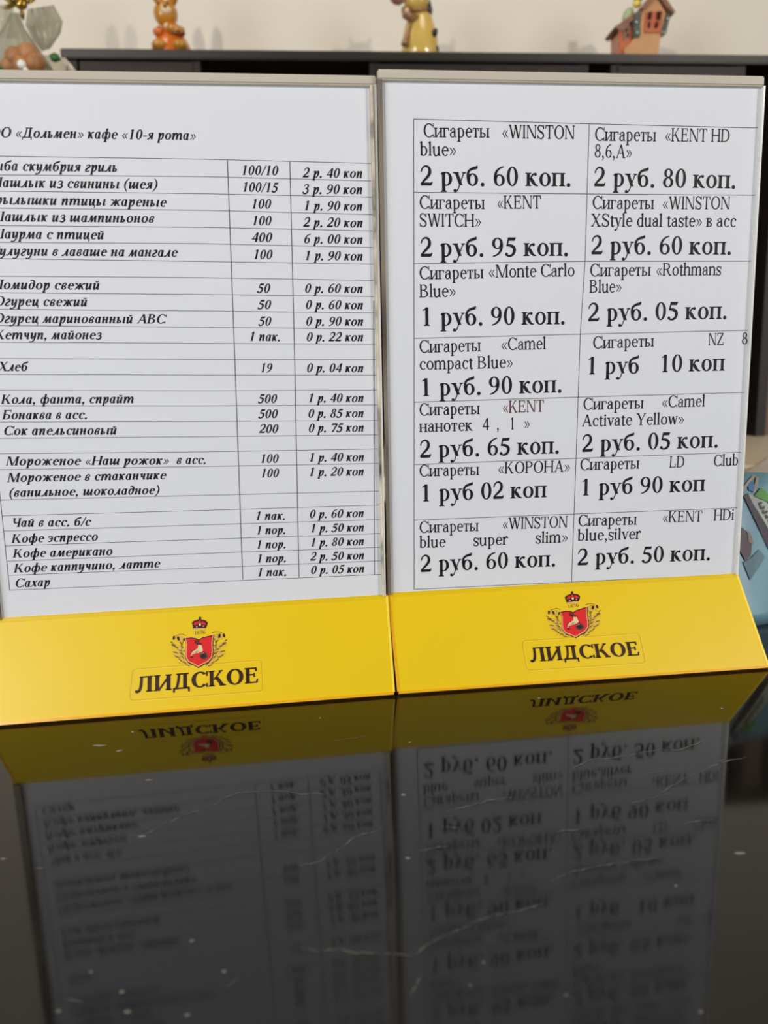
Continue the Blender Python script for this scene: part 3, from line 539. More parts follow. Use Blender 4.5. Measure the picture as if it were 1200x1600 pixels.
def crop(x0, y0, sc): return lambda x, y: (x0 + x / sc, y0 + y / sc)
K1, K2, K3, K4 = crop(0, 160, 3.75), crop(300, 160, 3.75), crop(0, 540, 3.75), crop(300, 540, 3.529)
K5, K6, K7, K8 = crop(620, 160, 4), crop(900, 160, 4), crop(620, 520, 3.81), crop(880, 520, 3.81)
LEFT_TEXT = [
 (K1, 'О «Дольмен» кафе «10-я рота»', 0, 205, 1143, 222, 'ОО'), (K1, 'ба скумбрия гриль', 18, 400, 685, 408, 'Ры'), (K1, 'ашлык из свинины (шея)', 10, 497, 918, 508, 'Ш'), (K1, 'ылышки птицы жареные', 12, 597, 970, 612, 'Кр'),
 (K1, 'ашлык из шампиньонов', 22, 697, 900, 706, 'Ш'), (K1, 'аурма с птицей', 22, 798, 606, 803, 'Ш'), (K1, 'улугуни в лаваше на мангале', -8, 897, 1035, 905, 'С'), (K1, 'омидор свежий', 15, 1095, 580, 1098, 'П'),
 (K1, 'гурец свежий', 25, 1192, 508, 1195, 'О'), (K1, 'гурец маринованный АВС', 22, 1292, 965, 1296, 'О'), (K1, 'етчуп, майонез', 25, 1388, 590, 1388, 'К'),
 (K3, 'Хлеб', -15, 150, 157, 150, ''), (K3, 'Кола, фанта, спрайт', 3, 342, 780, 337, ''), (K3, 'Бонаква в асс.', 10, 432, 510, 430, ''), (K3, 'Сок апельсиновый', 17, 525, 680, 521, ''),
 (K3, 'Мороженое «Наш рожок»', 30, 703, 985, 697, ''), (K3, 'в асс.', 1030, 695, 1205, 693, ''), (K3, 'Мороженое в стаканчике', 38, 800, 968, 783, ''), (K3, '(ванильное, шоколадное)', 48, 887, 930, 870, ''),
 (K3, 'Чай в асс. б/с', 62, 1063, 527, 1056, ''), (K3, 'Кофе эспрессо', 65, 1157, 570, 1143, ''), (K3, 'Кофе американо', 72, 1243, 655, 1228, ''), (K3, 'Кофе каппучино, латте', 78, 1330, 933, 1300, ''), (K3, 'Сахар', 85, 1417, 290, 1409, ''),
 (K2, '100/10', 285, 425, 500, 428, ''), (K2, '100/15', 290, 523, 498, 527, ''), (K2, '100', 343, 622, 458, 623, ''), (K2, '100', 347, 720, 460, 721, ''), (K2, '400', 345, 817, 463, 819, ''), (K2, '100', 355, 917, 465, 919, ''),
 (K2, '50', 377, 1115, 452, 1116, ''), (K2, '50', 380, 1211, 457, 1212, ''), (K2, '50', 385, 1308, 458, 1309, ''), (K2, '1 пак.', 330, 1397, 515, 1399, ''),
 (K2, '2 р. 40 коп', 645, 440, 995, 443, ''), (K2, '3 р. 90 коп', 643, 535, 995, 538, ''), (K2, '1 р. 90 коп', 650, 632, 995, 635, ''), (K2, '2 р. 20 коп', 648, 729, 997, 733, ''), (K2, '6 р. 00 коп', 650, 826, 997, 830, ''),
 (K2, '1 р. 90 коп', 655, 923, 997, 927, ''), (K2, '0 р. 60 коп', 655, 1115, 998, 1117, ''), (K2, '0 р. 60 коп', 660, 1211, 999, 1213, ''), (K2, '0 р. 90 коп', 662, 1308, 1000, 1309, ''), (K2, '0 р. 22 коп', 665, 1400, 1000, 1400, ''),
 (K4, '19', 373, 147, 437, 147, ''), (K4, '500', 360, 317, 463, 317, ''), (K4, '500', 362, 400, 467, 400, ''), (K4, '200', 367, 482, 470, 482, ''), (K4, '100', 372, 647, 472, 646, ''), (K4, '100', 375, 727, 474, 726, ''),
 (K4, '1 пак.', 345, 962, 512, 960, ''), (K4, '1 пор.', 350, 1042, 514, 1038, ''), (K4, '1 пор.', 350, 1120, 516, 1116, ''), (K4, '1 пор.', 353, 1197, 517, 1193, ''), (K4, '1 пак.', 355, 1273, 519, 1269, ''),
 (K4, '0 р. 04 коп', 627, 147, 942, 147, ''), (K4, '1 р. 40 коп', 635, 313, 943, 312, ''), (K4, '0 р. 85 коп', 635, 398, 943, 396, ''), (K4, '0 р. 75 коп', 637, 478, 944, 475, ''), (K4, '1 р. 40 коп', 640, 640, 945, 637, ''),
 (K4, '1 р. 20 коп', 640, 720, 944, 717, ''), (K4, '0 р. 60 коп', 643, 952, 944, 946, ''), (K4, '1 р. 50 коп', 648, 1030, 945, 1024, ''), (K4, '1 р. 80 коп', 648, 1108, 945, 1101, ''), (K4, '2 р. 50 коп', 648, 1186, 946, 1178, ''), (K4, '0 р. 05 коп', 650, 1260, 947, 1251, '')]
S = 'Сигареты'
RIGHT_TEXT = [  # bold flag, crop, text, x0, y0, x1, y1
 (0, K5, S, 165, 218, 580, 221), (0, K5, '«WINSTON', 655, 224, 1110, 230), (0, K5, 'blue»', 143, 333, 370, 336), (1, K5, '2 руб. 60 коп.', 143, 520, 1088, 525),
 (0, K5, S, 140, 665, 550, 667), (0, K5, '«KENT', 625, 665, 900, 664), (0, K5, 'SWITCH»', 140, 777, 525, 779), (1, K5, '2 руб. 95 коп.', 143, 965, 1072, 959),
 (0, K5, S, 140, 1107, 543, 1100), (0, K5, '«Monte Carlo', 570, 1096, 1110, 1087), (0, K5, 'Blue»', 140, 1219, 367, 1215), (1, K5, '1 руб. 90 коп.', 148, 1397, 1052, 1386),
 (0, K7, S, 133, 119, 500, 110), (0, K7, '«Camel', 618, 104, 887, 98), (0, K7, 'compact Blue»', 133, 221, 690, 209), (1, K7, '1 руб. 90 коп.', 137, 378, 983, 354),
 (0, K7, S, 133, 494, 495, 484), (2, K7, '«KENT', 628, 477, 875, 470), (0, K7, 'нанотек', 133, 592, 450, 583), (0, K7, '4', 508, 580, 550, 579), (0, K7, ',', 592, 577, 608, 577), (0, K7, '1', 672, 576, 702, 575), (0, K7, '»', 755, 572, 790, 571),
 (1, K7, '2 руб. 65 коп.', 133, 745, 967, 717), (0, K7, S, 133, 857, 490, 847), (0, K7, '«КОРОНА»', 600, 840, 1030, 828), (1, K7, '1 руб 02 коп', 138, 1005, 888, 979),
 (0, K7, S, 133, 1192, 487, 1180), (0, K7, '«WINSTON', 627, 1170, 1015, 1158), (0, K7, 'blue', 133, 1280, 288, 1276), (0, K7, 'super', 453, 1269, 660, 1261), (0, K7, 'slim»', 823, 1254, 1017, 1247), (1, K7, '2 руб. 60 коп.', 137, 1425, 945, 1389),
 (0, K6, S, 115, 240, 500, 244), (0, K6, '«KENT HD', 553, 244, 960, 248), (0, K6, '8,6,A»', 112, 344, 347, 349), (1, K6, '2 руб. 80 коп.', 107, 525, 997, 538),
 (0, K6, S, 100, 666, 487, 667), (0, K6, '«WINSTON', 537, 668, 960, 668), (0, K6, 'XStyle dual taste» в асс', 90, 776, 998, 779), (1, K6, '2 руб. 60 коп.', 90, 950, 970, 951),
 (0, K6, S, 85, 1088, 467, 1084), (0, K6, '«Rothmans', 497, 1084, 905, 1080), (0, K6, 'Blue»', 82, 1190, 283, 1187), (1, K6, '2 руб. 05 коп.', 70, 1369, 943, 1352),
 (0, K8, S, 175, 95, 540, 82), (0, K8, 'NZ', 862, 75, 952, 72), (0, K8, '8', 1060, 70, 1097, 68), (1, K8, '1 руб', 135, 248, 450, 243), (1, K8, '10 коп', 570, 235, 957, 225),
 (0, K8, S, 117, 460, 478, 450), (0, K8, '«Camel', 583, 445, 842, 439), (0, K8, 'Activate Yellow»', 108, 558, 717, 544), (1, K8, '2 руб. 05 коп.', 107, 710, 922, 681),
 (0, K8, S, 98, 819, 453, 808), (0, K8, 'LD', 630, 803, 720, 801), (0, K8, 'Club', 893, 795, 1040, 789), (1, K8, '1 руб 90 коп', 98, 970, 840, 942),
 (0, K8, S, 87, 1152, 437, 1142), (0, K8, '«KENT', 588, 1130, 825, 1124), (0, K8, 'HDi', 893, 1119, 1015, 1114), (0, K8, 'blue,silver', 83, 1239, 460, 1227), (1, K8, '2 руб. 50 коп.', 80, 1385, 875, 1352)]

def crest(P, PP):
    """printed beer emblem: crown, year, shield with stag and barrel, hop scrolls, name in a rounded frame. PP maps emblem pixels (of the left photo crop) to u,v"""
    def q(pts, m, lift): P.poly([PP(x, y) for x, y in pts], m, lift)
    def el(cx_, cy_, rx, ry, m, lift, a=0.0, n=12):
        ca, sa = math.cos(a), math.sin(a); q([(cx_ + rx * math.cos(6.2832 * i / n) * ca - ry * math.sin(6.2832 * i / n) * sa, cy_ + rx * math.cos(6.2832 * i / n) * sa + ry * math.sin(6.2832 * i / n) * ca) for i in range(n)], m, lift)
    def sk(pts, w, m, lift):
        a = PP(0, 0); b = PP(100, 0); k = math.hypot(b[0] - a[0], b[1] - a[1]) / 100; P.stroke([PP(x, y) for x, y in pts], w * k, m, lift)
    # 0 dark,1 red,2 gold,3 olive,4 pink,5 pale,6 grey,7 emboss,8 emboss_hi
    # hop and barley scrolls on both sides
    rnd = random.Random(7)
    for sgn in (-1, 1):
        X = lambda d: 612 + sgn * d
        dy = 22 if sgn < 0 else -22
        for d, y, rx, ry, a in ((330, 460, 70, 62, .3), (410, 590, 62, 46, .2), (300, 640, 70, 60, .5), (370, 740, 80, 60, .6), (270, 800, 60, 70, .9), (190, 890, 70, 46, .5)):
            el(X(d), y + dy * (900 - y) / 500, rx, ry, 2, .00014, -sgn * a)
        for d, y, w_, h_, a in ((425, 440, 20, 38, .2), (350, 450, 22, 42, -.3), (250, 470, 16, 30, .5), (430, 570, 40, 22, .4), (300, 540, 40, 14, .8), (380, 610, 48, 12, .5), (330, 660, 46, 10, .4), (400, 700, 50, 11, .3), (300, 720, 44, 10, .7), (370, 780, 52, 11, .5),
                            (270, 790, 40, 10, .9), (310, 840, 44, 10, .7), (240, 880, 40, 10, .6), (190, 930, 46, 9, .3), (280, 600, 30, 9, 1.1), (250, 680, 22, 9, 1.2), (460, 520, 30, 9, .6), (150, 900, 30, 8, .3)):
            el(X(d), y + dy * (900 - y) / 500, w_, h_, 3 if w_ > 24 else 0, .00017, -sgn * a, 8)
        for k in range(16):
            d = rnd.uniform(180, 440); y = rnd.uniform(400, 900); y = y if d + (y - 400) * .4 < 520 else y - 120
            el(X(d), y + dy * .6, rnd.uniform(8, 20), 5, rnd.choice((3, 6, 5, 3)), .00019, rnd.uniform(-1, 1), 6)
        sk([(X(220), 400 + dy), (X(280), 375 + dy), (X(340), 380 + dy), (X(395), 400 + dy)], 9, 3, .00018)
        sk([(X(240), 470 + dy), (X(300), 560 + dy), (X(290), 690 + dy), (X(210), 830), (X(120), 935)], 10, 3, .00018)
    # shield
    out = [(372, 462), (470, 448), (560, 462), (610, 486), (680, 448), (770, 424), (862, 404), (850, 470), (842, 560), (850, 680), (838, 790), (770, 868), (680, 912), (598, 958), (520, 912), (430, 870), (392, 800), (388, 690), (402, 560)]
    c_ = (612, 660)
    def fan(pts, m, lift):
        for a, b in zip(pts, pts[1:] + pts[:1]): q([c_, a, b], m, lift)
    fan([(c_[0] + (x - c_[0]) * 1.035 + 4, c_[1] + (y - c_[1]) * 1.03 + 10) for x, y in out], 0, .00021); fan(out, 4, .00024)
    inn = [(c_[0] + (x - c_[0]) * .93, c_[1] + (y - c_[1]) * .93) for x, y in out]; fan(inn, 1, .00027)
    for a, b in zip(inn[:6], inn[1:7]): sk([a, b], 16, 0, .00029)
    # leaping stag, rider crest and barrel
    for pts in ([(600, 580), (660, 590), (684, 680), (640, 700), (590, 690)], [(590, 640), (610, 700), (500, 740), (490, 770), (470, 770), (500, 700)], [(560, 680), (650, 690), (600, 720), (540, 715)]): q(pts, 5, .0003)
    sk([(480, 770), (500, 735), (560, 720)], 14, 5, .0003); sk([(640, 700), (690, 720), (640, 740)], 10, 5, .0003); sk([(465, 790), (520, 792)], 18, 0, .00031); sk([(500, 775), (480, 800)], 14, 0, .00031)
    for pts in ([(535, 500), (575, 560), (600, 580)], [(560, 490), (600, 540), (640, 560)], [(540, 540), (620, 560), (660, 565)], [(600, 500), (610, 560)]): sk(pts, 16, 0, .00032)
    el(600, 540, 34, 14, 6, .00033, .3); el(694, 772, 74, 56, 6, .0003); el(690, 772, 50, 38, 0, .00032); sk([(640, 720), (700, 700), (740, 735)], 12, 0, .00032); sk([(480, 690), (540, 660)], 10, 0, .00032)
    # crown
    fan2 = [(492, 205), (530, 168), (600, 150), (632, 112), (655, 150), (720, 160), (765, 200), (750, 250), (722, 312), (520, 320), (508, 260)]
    for a, b in zip(fan2, fan2[1:] + fan2[:1]): q([(628, 230), a, b], 0, .00021)
    el(565, 215, 46, 26, 1, .00024, -.5); el(690, 212, 44, 26, 1, .00024, .5); el(628, 180, 18, 22, 1, .00024); el(630, 235, 20, 26, 5, .00026); q([(520, 300), (722, 292), (724, 316), (522, 322)], 4, .00026)
    el(575, 275, 14, 8, 5, .00027); el(690, 262, 14, 8, 5, .00027); el(632, 118, 22, 16, 0, .00026)
    a = PP(530, 408); b = PP(720, 392); e_ = PP(530, 348); P.text(MINI, '1876', a, b, math.hypot(e_[0] - a[0], e_[1] - a[1]) / -.66, m=3, lift=.0002)

def stand(side, label, sheet_label):
    yaw, x0, y0, lean, ds, H, Wd = FITS[side]
    U = Vector((math.cos(yaw), math.sin(yaw), 0)); N = Vector((-math.sin(yaw), math.cos(yaw), 0)); base = Vector((x0, y0, 0))
    V = (Vector((0, 0, 1)) * math.cos(lean) + N * math.sin(lean)).normalized(); NV = U.cross(V) * -1      # NV points away from the viewer
    if NV.y < 0: NV = -NV
    O = base + Vector((0, 0, HS))
    c = lambda px, py: on_sheet(O, U, V, px, py)
    t = empty('menu_stand', base + U * Wd / 2, label, 'menu stand', 'clear menu stands on the bar counter'); t.rotation_euler = (0, 0, 0)
    back = Matrix.Translation(-t.location)
    def P_(name, bm, m, parent=None, smooth=False):
        bmesh.ops.transform(bm, matrix=back, verts=bm.verts); return obj(name, bm, m, parent or t, smooth)
    if side == 0:
        l0 = c(3, 966); tl = c(0, 128); tr = c(577, 136); ul = l0[0]; tlv = tr[1] + (tl[1] - tr[1]) * (tr[0] - ul) / (tr[0] - tl[0])
        quad = [(ul, -.012), (c(597, 934)[0], -.012), tr, (ul - .001, tlv)]
        tw = .0050
    else:
        quad = [(c(611, 931)[0], -.012), (c(1147, 899)[0] + .0004, -.012), c(1189, 137), c(597, 127)]; tw = .0052
    q0, q1, q2, q3 = quad
    # price list: paper held between the two clear sheets
    sh = bpy.data.meshes.new('price_list'); bm = slab(O, U, V, NV, quad, 0, .0003); tl_ = O + U * (Wd / 2)
    bmesh.ops.transform(bm, matrix=Matrix.Translation(-tl_), verts=bm.verts)
    sheet = obj('price_list', bm, M['paper']); sheet.location = tl_; tag(sheet, sheet_label, 'price list', 'printed price lists in the stands')
    # clear pocket (front sheet, back sheet, folded top, side edges)
    el_, er_, etl, etr = (.004, .0020, .004, .0036) if side == 0 else (.0022, .0004, .0026, .0006)
    g = [(q0[0] - el_, -.001), (q1[0] + er_, -.001), (q2[0] + etr, q2[1] + tw), (q3[0] - etl, q3[1] + tw)]
    P_('front_sheet', slab(O, U, V, NV, g, -.0022, -.0008), M['clear'])
    P_('back_sheet', slab(O, U, V, NV, g, .0012, .0028), M['clear'])
    fold = [(q3[0] - etl, q3[1] + .0002), (q2[0] + etr, q2[1] + .0002), (q2[0] + etr, q2[1] + tw), (q3[0] - etl, q3[1] + tw)]
    bm = slab(O, U, V, NV, fold, -.0024, .0030); bmesh.ops.bevel(bm, geom=list(bm.edges), offset=.0007, segments=2, affect='EDGES'); o = P_('folded_top_edge', bm, M['acryl_edge']); o['label'] = 'cloudy beige folded top edge'
    def strip(name, u0b, u1b, u0t, u1t, vb, vt, d0, d1, m): return P_(name, slab(O, U, V, NV, [(u0b, vb), (u1b, vb), (u1t, vt), (u0t, vt)], d0, d1), M[m])
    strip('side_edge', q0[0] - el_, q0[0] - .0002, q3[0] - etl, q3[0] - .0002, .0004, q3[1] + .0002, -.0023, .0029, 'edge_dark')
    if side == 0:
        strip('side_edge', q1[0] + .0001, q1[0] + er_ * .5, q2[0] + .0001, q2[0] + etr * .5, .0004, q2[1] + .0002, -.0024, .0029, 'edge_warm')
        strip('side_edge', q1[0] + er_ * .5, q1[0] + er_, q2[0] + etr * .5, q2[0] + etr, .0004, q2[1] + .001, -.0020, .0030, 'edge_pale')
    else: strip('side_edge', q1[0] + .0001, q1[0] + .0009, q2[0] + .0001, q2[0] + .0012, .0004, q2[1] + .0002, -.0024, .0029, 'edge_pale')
    # yellow foot: sloping front panel, lower lip, clear base plate
    A, Bm = HS, ds; sl = math.hypot(A, Bm); Vs = (N * (-Bm) + Vector((0, 0, -A))) / sl; Ns = U.cross(Vs)
    if Ns.y < 0: Ns = -Ns
    uL = q0[0] - .0017
    f1 = (lambda px, py: on_sheet(O, U, Vs, px, py))
    if side == 0: L0, L1, R0, R1 = uL - .001, uL - .001, f1(604, 933)[0], f1(615, 1083)[0]
    else: L0, L1, R0, R1 = f1(607, 931)[0], f1(623, 1084)[0], f1(1150, 898)[0], f1(1199, 1040)[0]
    fp = P_('foot_panel', slab(O, U, Vs, Ns, [(L0, -.0006), (R0, -.0006), (R1, sl - .002), (L1, sl - .002)], -.0008, .0012), M['yellow']); fp['label'] = 'bright yellow sloping foot panel'
    lip = slab(O, U, Vs, Ns, [(L1, sl - .002), (R1, sl - .002), (R1, sl - .0006), (L1, sl - .0006)], -.0014, .0016); P_('foot_lip', lip, M['yellow_edge'])
    ww = .0007
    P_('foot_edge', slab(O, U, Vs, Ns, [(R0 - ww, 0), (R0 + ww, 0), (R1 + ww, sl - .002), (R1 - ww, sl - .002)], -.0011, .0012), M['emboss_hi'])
    P_('foot_edge', slab(O, U, Vs, Ns, [(L0 - ww, 0), (L0 + ww, 0), (L1 + ww, sl - .002), (L1 - ww, sl - .002)], -.0011, .0012), M['yellow_edge'])
    bm = bmesh.new(); F0 = base - N * ds; bq = [F0 + U * (L1 + .001) + N * .004, F0 + U * (R1 - .001) + N * .004, base + U * (R1 - .001) + N * .045, base + U * (L1 + .001) + N * .045]
    a = [bm.verts.new(p + Vector((0, 0, .0002))) for p in bq]; b = [bm.verts.new(p + Vector((0, 0, .0022))) for p in bq]; bm.faces.new(a); bm.faces.new(b)
    for i in range(4): bm.faces.new((a[i], a[(i + 1) % 4], b[(i + 1) % 4], b[i]))
    P_('base_plate', bm, M['clear'])
    bm = bmesh.new(); X0, X1 = q0[0] + .0, q1[0]; pts = [O + U * X0 + NV * .0012, O + U * X1 + NV * .0012, base + U * X1 + N * .004 + Vector((0, 0, .002)), base + U * X0 + N * .004 + Vector((0, 0, .002))]
    a = [bm.verts.new(p) for p in pts]; b = [bm.verts.new(p + N * .0016) for p in pts]; bm.faces.new(a); bm.faces.new(b)
    for i in range(4): bm.faces.new((a[i], a[(i + 1) % 4], b[(i + 1) % 4], b[i]))
    P_('rear_support', bm, M['clear'])
    # emblem print on the foot panel
    E_ = Print(O - t.location, U, Vs, Ns)
    def uv(px, py): return f1(px, py)
    if side == 0: PP = lambda x, y: uv(255 + x / 10.909, 955 + y / 10.909)
    else:
        def PP(x, y):   # same emblem, placed by three measured points of the right stand
            sx, sy = (x - 372) / 490., (y - 462) / 496.
            bx, by = 873.5, 956.5; return uv(bx + sx * 43.5 + sy * 1.5 * (1 if 1 else 0) + sy * 3.5 , by - sx * 3.2 + sy * 41.5)
    crest(E_, PP)
    LN = (lambda a, b_, em0, em1: (uv(*a), uv(*b_), math.hypot(uv(*em0)[0] - uv(*em1)[0], uv(*em0)[1] - uv(*em1)[1]) / -.66))
    if side == 0: p0, p1, em = LN((211.5, 1083), (404.5, 1067), (236, 1081), (235, 1056.5)); fr = [(208, 1046), (409, 1032), (411, 1080), (203, 1095)]
    else: p0, p1, em = LN((828.5, 1035), (999.5, 1024.5), (850, 1034), (848.5, 1012)); fr = [(815, 1002), (998, 990), (1008, 1036), (823, 1048)]
    E_.v0 = len(E_.v); E_.text(LOGO, 'ЛИДСКОЕ', p0, p1, em, m=0, lift=.0003)
    F_ = [uv(*p) for p in fr]; ring = []
    for i in range(4):
        a, b_, cc = F_[i - 1], F_[i], F_[(i + 1) % 4]; l1 = math.hypot(b_[0] - a[0], b_[1] - a[1]); l2 = math.hypot(b_[0] - cc[0], b_[1] - cc[1]); r_ = .0022
        s0 = (b_[0] + (a[0] - b_[0]) / l1 * r_, b_[1] + (a[1] - b_[1]) / l1 * r_); s1 = (b_[0] + (cc[0] - b_[0]) / l2 * r_, b_[1] + (cc[1] - b_[1]) / l2 * r_)
        for k in range(5): tt = k / 4; ring.append(tuple((1 - tt) ** 2 * s0[j] + 2 * tt * (1 - tt) * b_[j] + tt * tt * s1[j] for j in (0, 1)))
    ring.append(ring[0]); E_.stroke(ring, .00045, 7, .00013); E_.stroke([(x + .0004, y + .0005) for x, y in ring], .0003, 8, .00012)  # emboss relief put into colour: darker shade line and offset pale highlight line
    # the emblem lies on the outer face of the foot panel
    for i, v in enumerate(E_.v): E_.v[i] = v - Ns * .0008
    lg = E_.build('emblem_print', [M[k] for k in ('logo_dark', 'logo_red', 'logo_gold', 'logo_olive', 'logo_pink', 'logo_pale', 'logo_grey', 'emboss', 'emboss_hi')], t); lg['label'] = 'red shield emblem with crown above dark lettering'
    # prints on the paper
    T_ = Print(O - tl_, U, V, NV); G_ = Print(O - tl_, U, V, NV)
    if side == 0:
        def em_of(x, y): a = c(x, y); b_ = c(x, y - 10); return math.hypot(a[0] - b_[0], a[1] - b_[1]) / 10
        for K, tx, xa, ya, xb, yb, pre in LEFT_TEXT:
            pa, pb = K(xa, ya), K(xb, yb); T_.text(BIT, tx, c(*pa), c(*pb), .0073, prefix=pre)
        xs3 = (0, 320, 579.5)
        Ls = []
        for a, b_, cc in zip((315, 425, 520, 620, 722, 820, 915, 1018, 1115, 1212, 1307, 1405), (333, 435, 535, 632, 732, 828, 932, 1027, 1125, 1222, 1318, 1412), (357, 460, 555, 657, 752, 850, 948, 1043, 1137, 1233, 1328, 1417)): Ls.append([(0, 160 + a / 3.75), (320, 160 + b_ / 3.75), (577, 160 + cc / 3.75)])
        for a, b_, cc in zip((75, 168, 262, 353, 447, 543, 633, 727, 905, 998, 1087, 1175, 1265, 1348, 1435), (80, 173, 265, 353, 443, 533, 622, 708, 877, 965, 1050, 1135, 1217, 1302, 1385), (77, 163, 245, 327, 413, 492, 570, 650, 803, 880, 960, 1037, 1113, 1188, 1263)): Ls.append([(0, 540 + a / 3.75), (320, 540 + b_ / 3.75), (583.5, 540 + cc / 3.529)])
        gl = c(15.2, 922.7)[0]; g2 = c(0, 727)[0]; 
        for L in Ls:
            A_, B_, C_ = [c(*p) for p in L]; k = (A_[1] - B_[1]) / (A_[0] - B_[0]); lx = gl; S0 = (lx, A_[1] + k * (lx - A_[0]))
            pe = c(577 + (L[2][1] - 136) * 20 / 798 - .5, L[2][1]); kk = (C_[1] - B_[1]) / (C_[0] - B_[0]); endu = min(pe[0], q2[0] - .0003) if L[2][1] > 150 else C_[0]; EN = (endu, C_[1] + kk * (endu - C_[0]))
            G_.stroke([S0, B_, EN], .00028)
        G_.stroke([(gl, c(0, 246)[1]), (gl, c(15.2, 922.7)[1])], .0003)
        for pts in ([(355.2, 250.5), (366.8, 560), (379.3, 905)], [(452.8, 253), (460.3, 560), (467.1, 902)], [(584, 470), (584.5, 700), (585, 897.5)]): G_.stroke([c(*p) for p in pts], .0004)
    else:
        for kd, K, tx, xa, ya, xb, yb in RIGHT_TEXT:
            pa, pb = K(xa, ya), K(xb, yb); T_.text(BOLD if kd == 1 else REG, tx, c(*pa), c(*pb), .0150 if kd == 1 else .0104, m=1 if kd == 2 else 0)
        for L in ([(646.3, 186), (920.5, 193.5), (1183.7, 200)], [(646.5, 300.5), (915, 303), (1181, 305)], [(646.6, 412), (913.8, 408.3), (1174, 408)], [(646.8, 528.7), (907.5, 522), (1168, 516)], [(647, 628.4), (903, 620.5), (1163, 613)], [(647, 726), (900, 716), (1157, 706.4)], [(647, 812.7), (896, 803), (1152, 793.5)], [(647, 920.8), (893, 909.2), (1146, 897.5)]): G_.stroke([c(*p) for p in L], .00034)
        for L in ([(646.3, 186), (647, 560), (647, 920.8)], [(920.5, 193.5), (914, 408), (906.6, 521), (900, 716), (893, 909.2)]): G_.stroke([c(*p) for p in L], .00034)
    T_.build('printed_text', [M['ink'], M['ink_red']], sheet); G_.build('table_grid', [M['ink_thin']], sheet)
    return t
stand(0, 'clear acrylic menu stand on yellow foot, left of the two, holding the three-column food list', 'white price list in slanted bold type with three columns of dishes and drinks')
stand(1, 'clear acrylic menu stand on yellow foot, right of the two, holding the cigarette list', 'white price list in upright type with two columns of cigarettes in a grid')

# ================================================================ figurines on the cabinet
TOPZ = ztop; FD = .09
def ceramic(n, c, **k): return mat(n, srgb(*c), .22, .6, coat=.6, **k)
C_or = ceramic('orange glaze', (226, 116, 34), noise=.25, scale=40); C_och = ceramic('ochre glaze', (216, 150, 52), noise=.25, scale=40); C_brn = ceramic('brown glaze', (128, 68, 24)); C_crm = ceramic('cream glaze', (238, 208, 158))
C_yel = ceramic('yellow glaze', (224, 188, 98), noise=.15, scale=30); C_blk = ceramic('black glaze', (34, 27, 30)); C_tan = ceramic('tan glaze', (168, 120, 78), noise=.2, scale=50); C_pnk = ceramic('dusty pink glaze', (176, 124, 108)); C_terr = ceramic('terracotta glaze', (194, 104, 60), noise=.2, scale=50)
C_sand = ceramic('sandy clay', (206, 152, 100), noise=.12, scale=40); C_slate = ceramic('grey green glitter glaze', (96, 102, 94), noise=.45, scale=220); C_win = mat('dark red brown', srgb(70, 20, 12), .7, .2); C_roof = ceramic('brown clay roof', (150, 104, 76), noise=.2, scale=60); C_red = ceramic('red glaze', (170, 60, 50))
C_grn = ceramic('pale green glaze', (176, 190, 150)); C_gold = ceramic('yellow leaf glaze', (236, 208, 92)); C_silver = mat('silver bead', srgb(220, 226, 228), .15, .8, metal=.8)
def scale_at(Y): return (at(601, 80, Y) - at(600, 80, Y)).length
k = bl(601, 80, FD)[0] - bl(600, 80, FD)[0]       # metres per photo pixel at the figurines
FPC = 266
def base_at(px): return bw(bl(px, 50, FD)[0], FD, TOPZ)
def fz(pyf): return bl(FPC, pyf, FD)[1] - TOPZ      # height above the board of a photo row
Rb = bmesh.new

# orange rabbit
b0 = base_at(266); t = empty('rabbit_figurine', b0, 'glazed orange ceramic rabbit sitting on the cabinet near its left end', 'figurine', 'ceramic figurines on the cabinet', rz=BYAW)
def X(px): return (px - 266) * k
bm = Rb(); lathe(bm, [(30 * k, 0), (30.5 * k, fz(80)), (27 * k, fz(70)), (22 * k, fz(60)), (17 * k, fz(50)), (13 * k, fz(44)), (12 * k, fz(38))], (X(266), 0, 0), sy=.8); obj('body', bm, C_or, t, True)
bm = Rb(); ball(bm, (X(261), 0, fz(22)), (18 * k, 17 * k, 18.5 * k)); obj('head', bm, C_och, t, True)
bm = Rb(); ball(bm, (X(264), -13 * k, fz(23)), (9 * k, 7 * k, 7 * k)); obj('muzzle', bm, C_crm, t, True)
bm = Rb(); ball(bm, (X(264), -20.5 * k, fz(20)), (3 * k, 2 * k, 2 * k), 10, 8); obj('nose', bm, C_brn, t, True)
for d in (-7, 6):
    bm = Rb(); ball(bm, (X(261 + d), -15 * k, fz(13)), 2 * k, 10, 8); obj('eye', bm, C_blk, t, True)
for s, d in ((-1, -9), (1, 11)):
    bm = Rb(); tube(bm, [(X(261 + d * .8), 0, fz(8)), (X(261 + d * 1.2), 0, fz(-6)), (X(261 + d * 1.5), 0, fz(-22)), (X(261 + d * 1.5), 0, fz(-38)), (X(261 + d * 1.3), 0, fz(-48))], [6 * k, 8 * k, 9 * k, 6.5 * k, 1.5 * k]); e_ = obj('ear', bm, C_och, t, True)
bm = Rb(); tube(bm, [(X(279), -4 * k, fz(48)), (X(284), -12 * k, fz(54)), (X(277), -20 * k, fz(55)), (X(266), -22 * k, fz(52))], [5 * k, 6.5 * k, 6 * k, 5 * k]); obj('arm', bm, C_och, t, True)
bm = Rb(); tube(bm, [(X(251), -4 * k, fz(48)), (X(248), -12 * k, fz(56)), (X(255), -20 * k, fz(58))], [5 * k, 6 * k, 5 * k]); obj('arm', bm, C_or, t, True)
bm = Rb(); ball(bm, (X(265), -22 * k, fz(51)), 4.5 * k, 12, 8); obj('paw', bm, C_crm, t, True)
bm = Rb(); ball(bm, (X(280), -16 * k, fz(60)), (11 * k, 8 * k, 4 * k), 14, 8); obj('carrot', bm, C_brn, t, True)
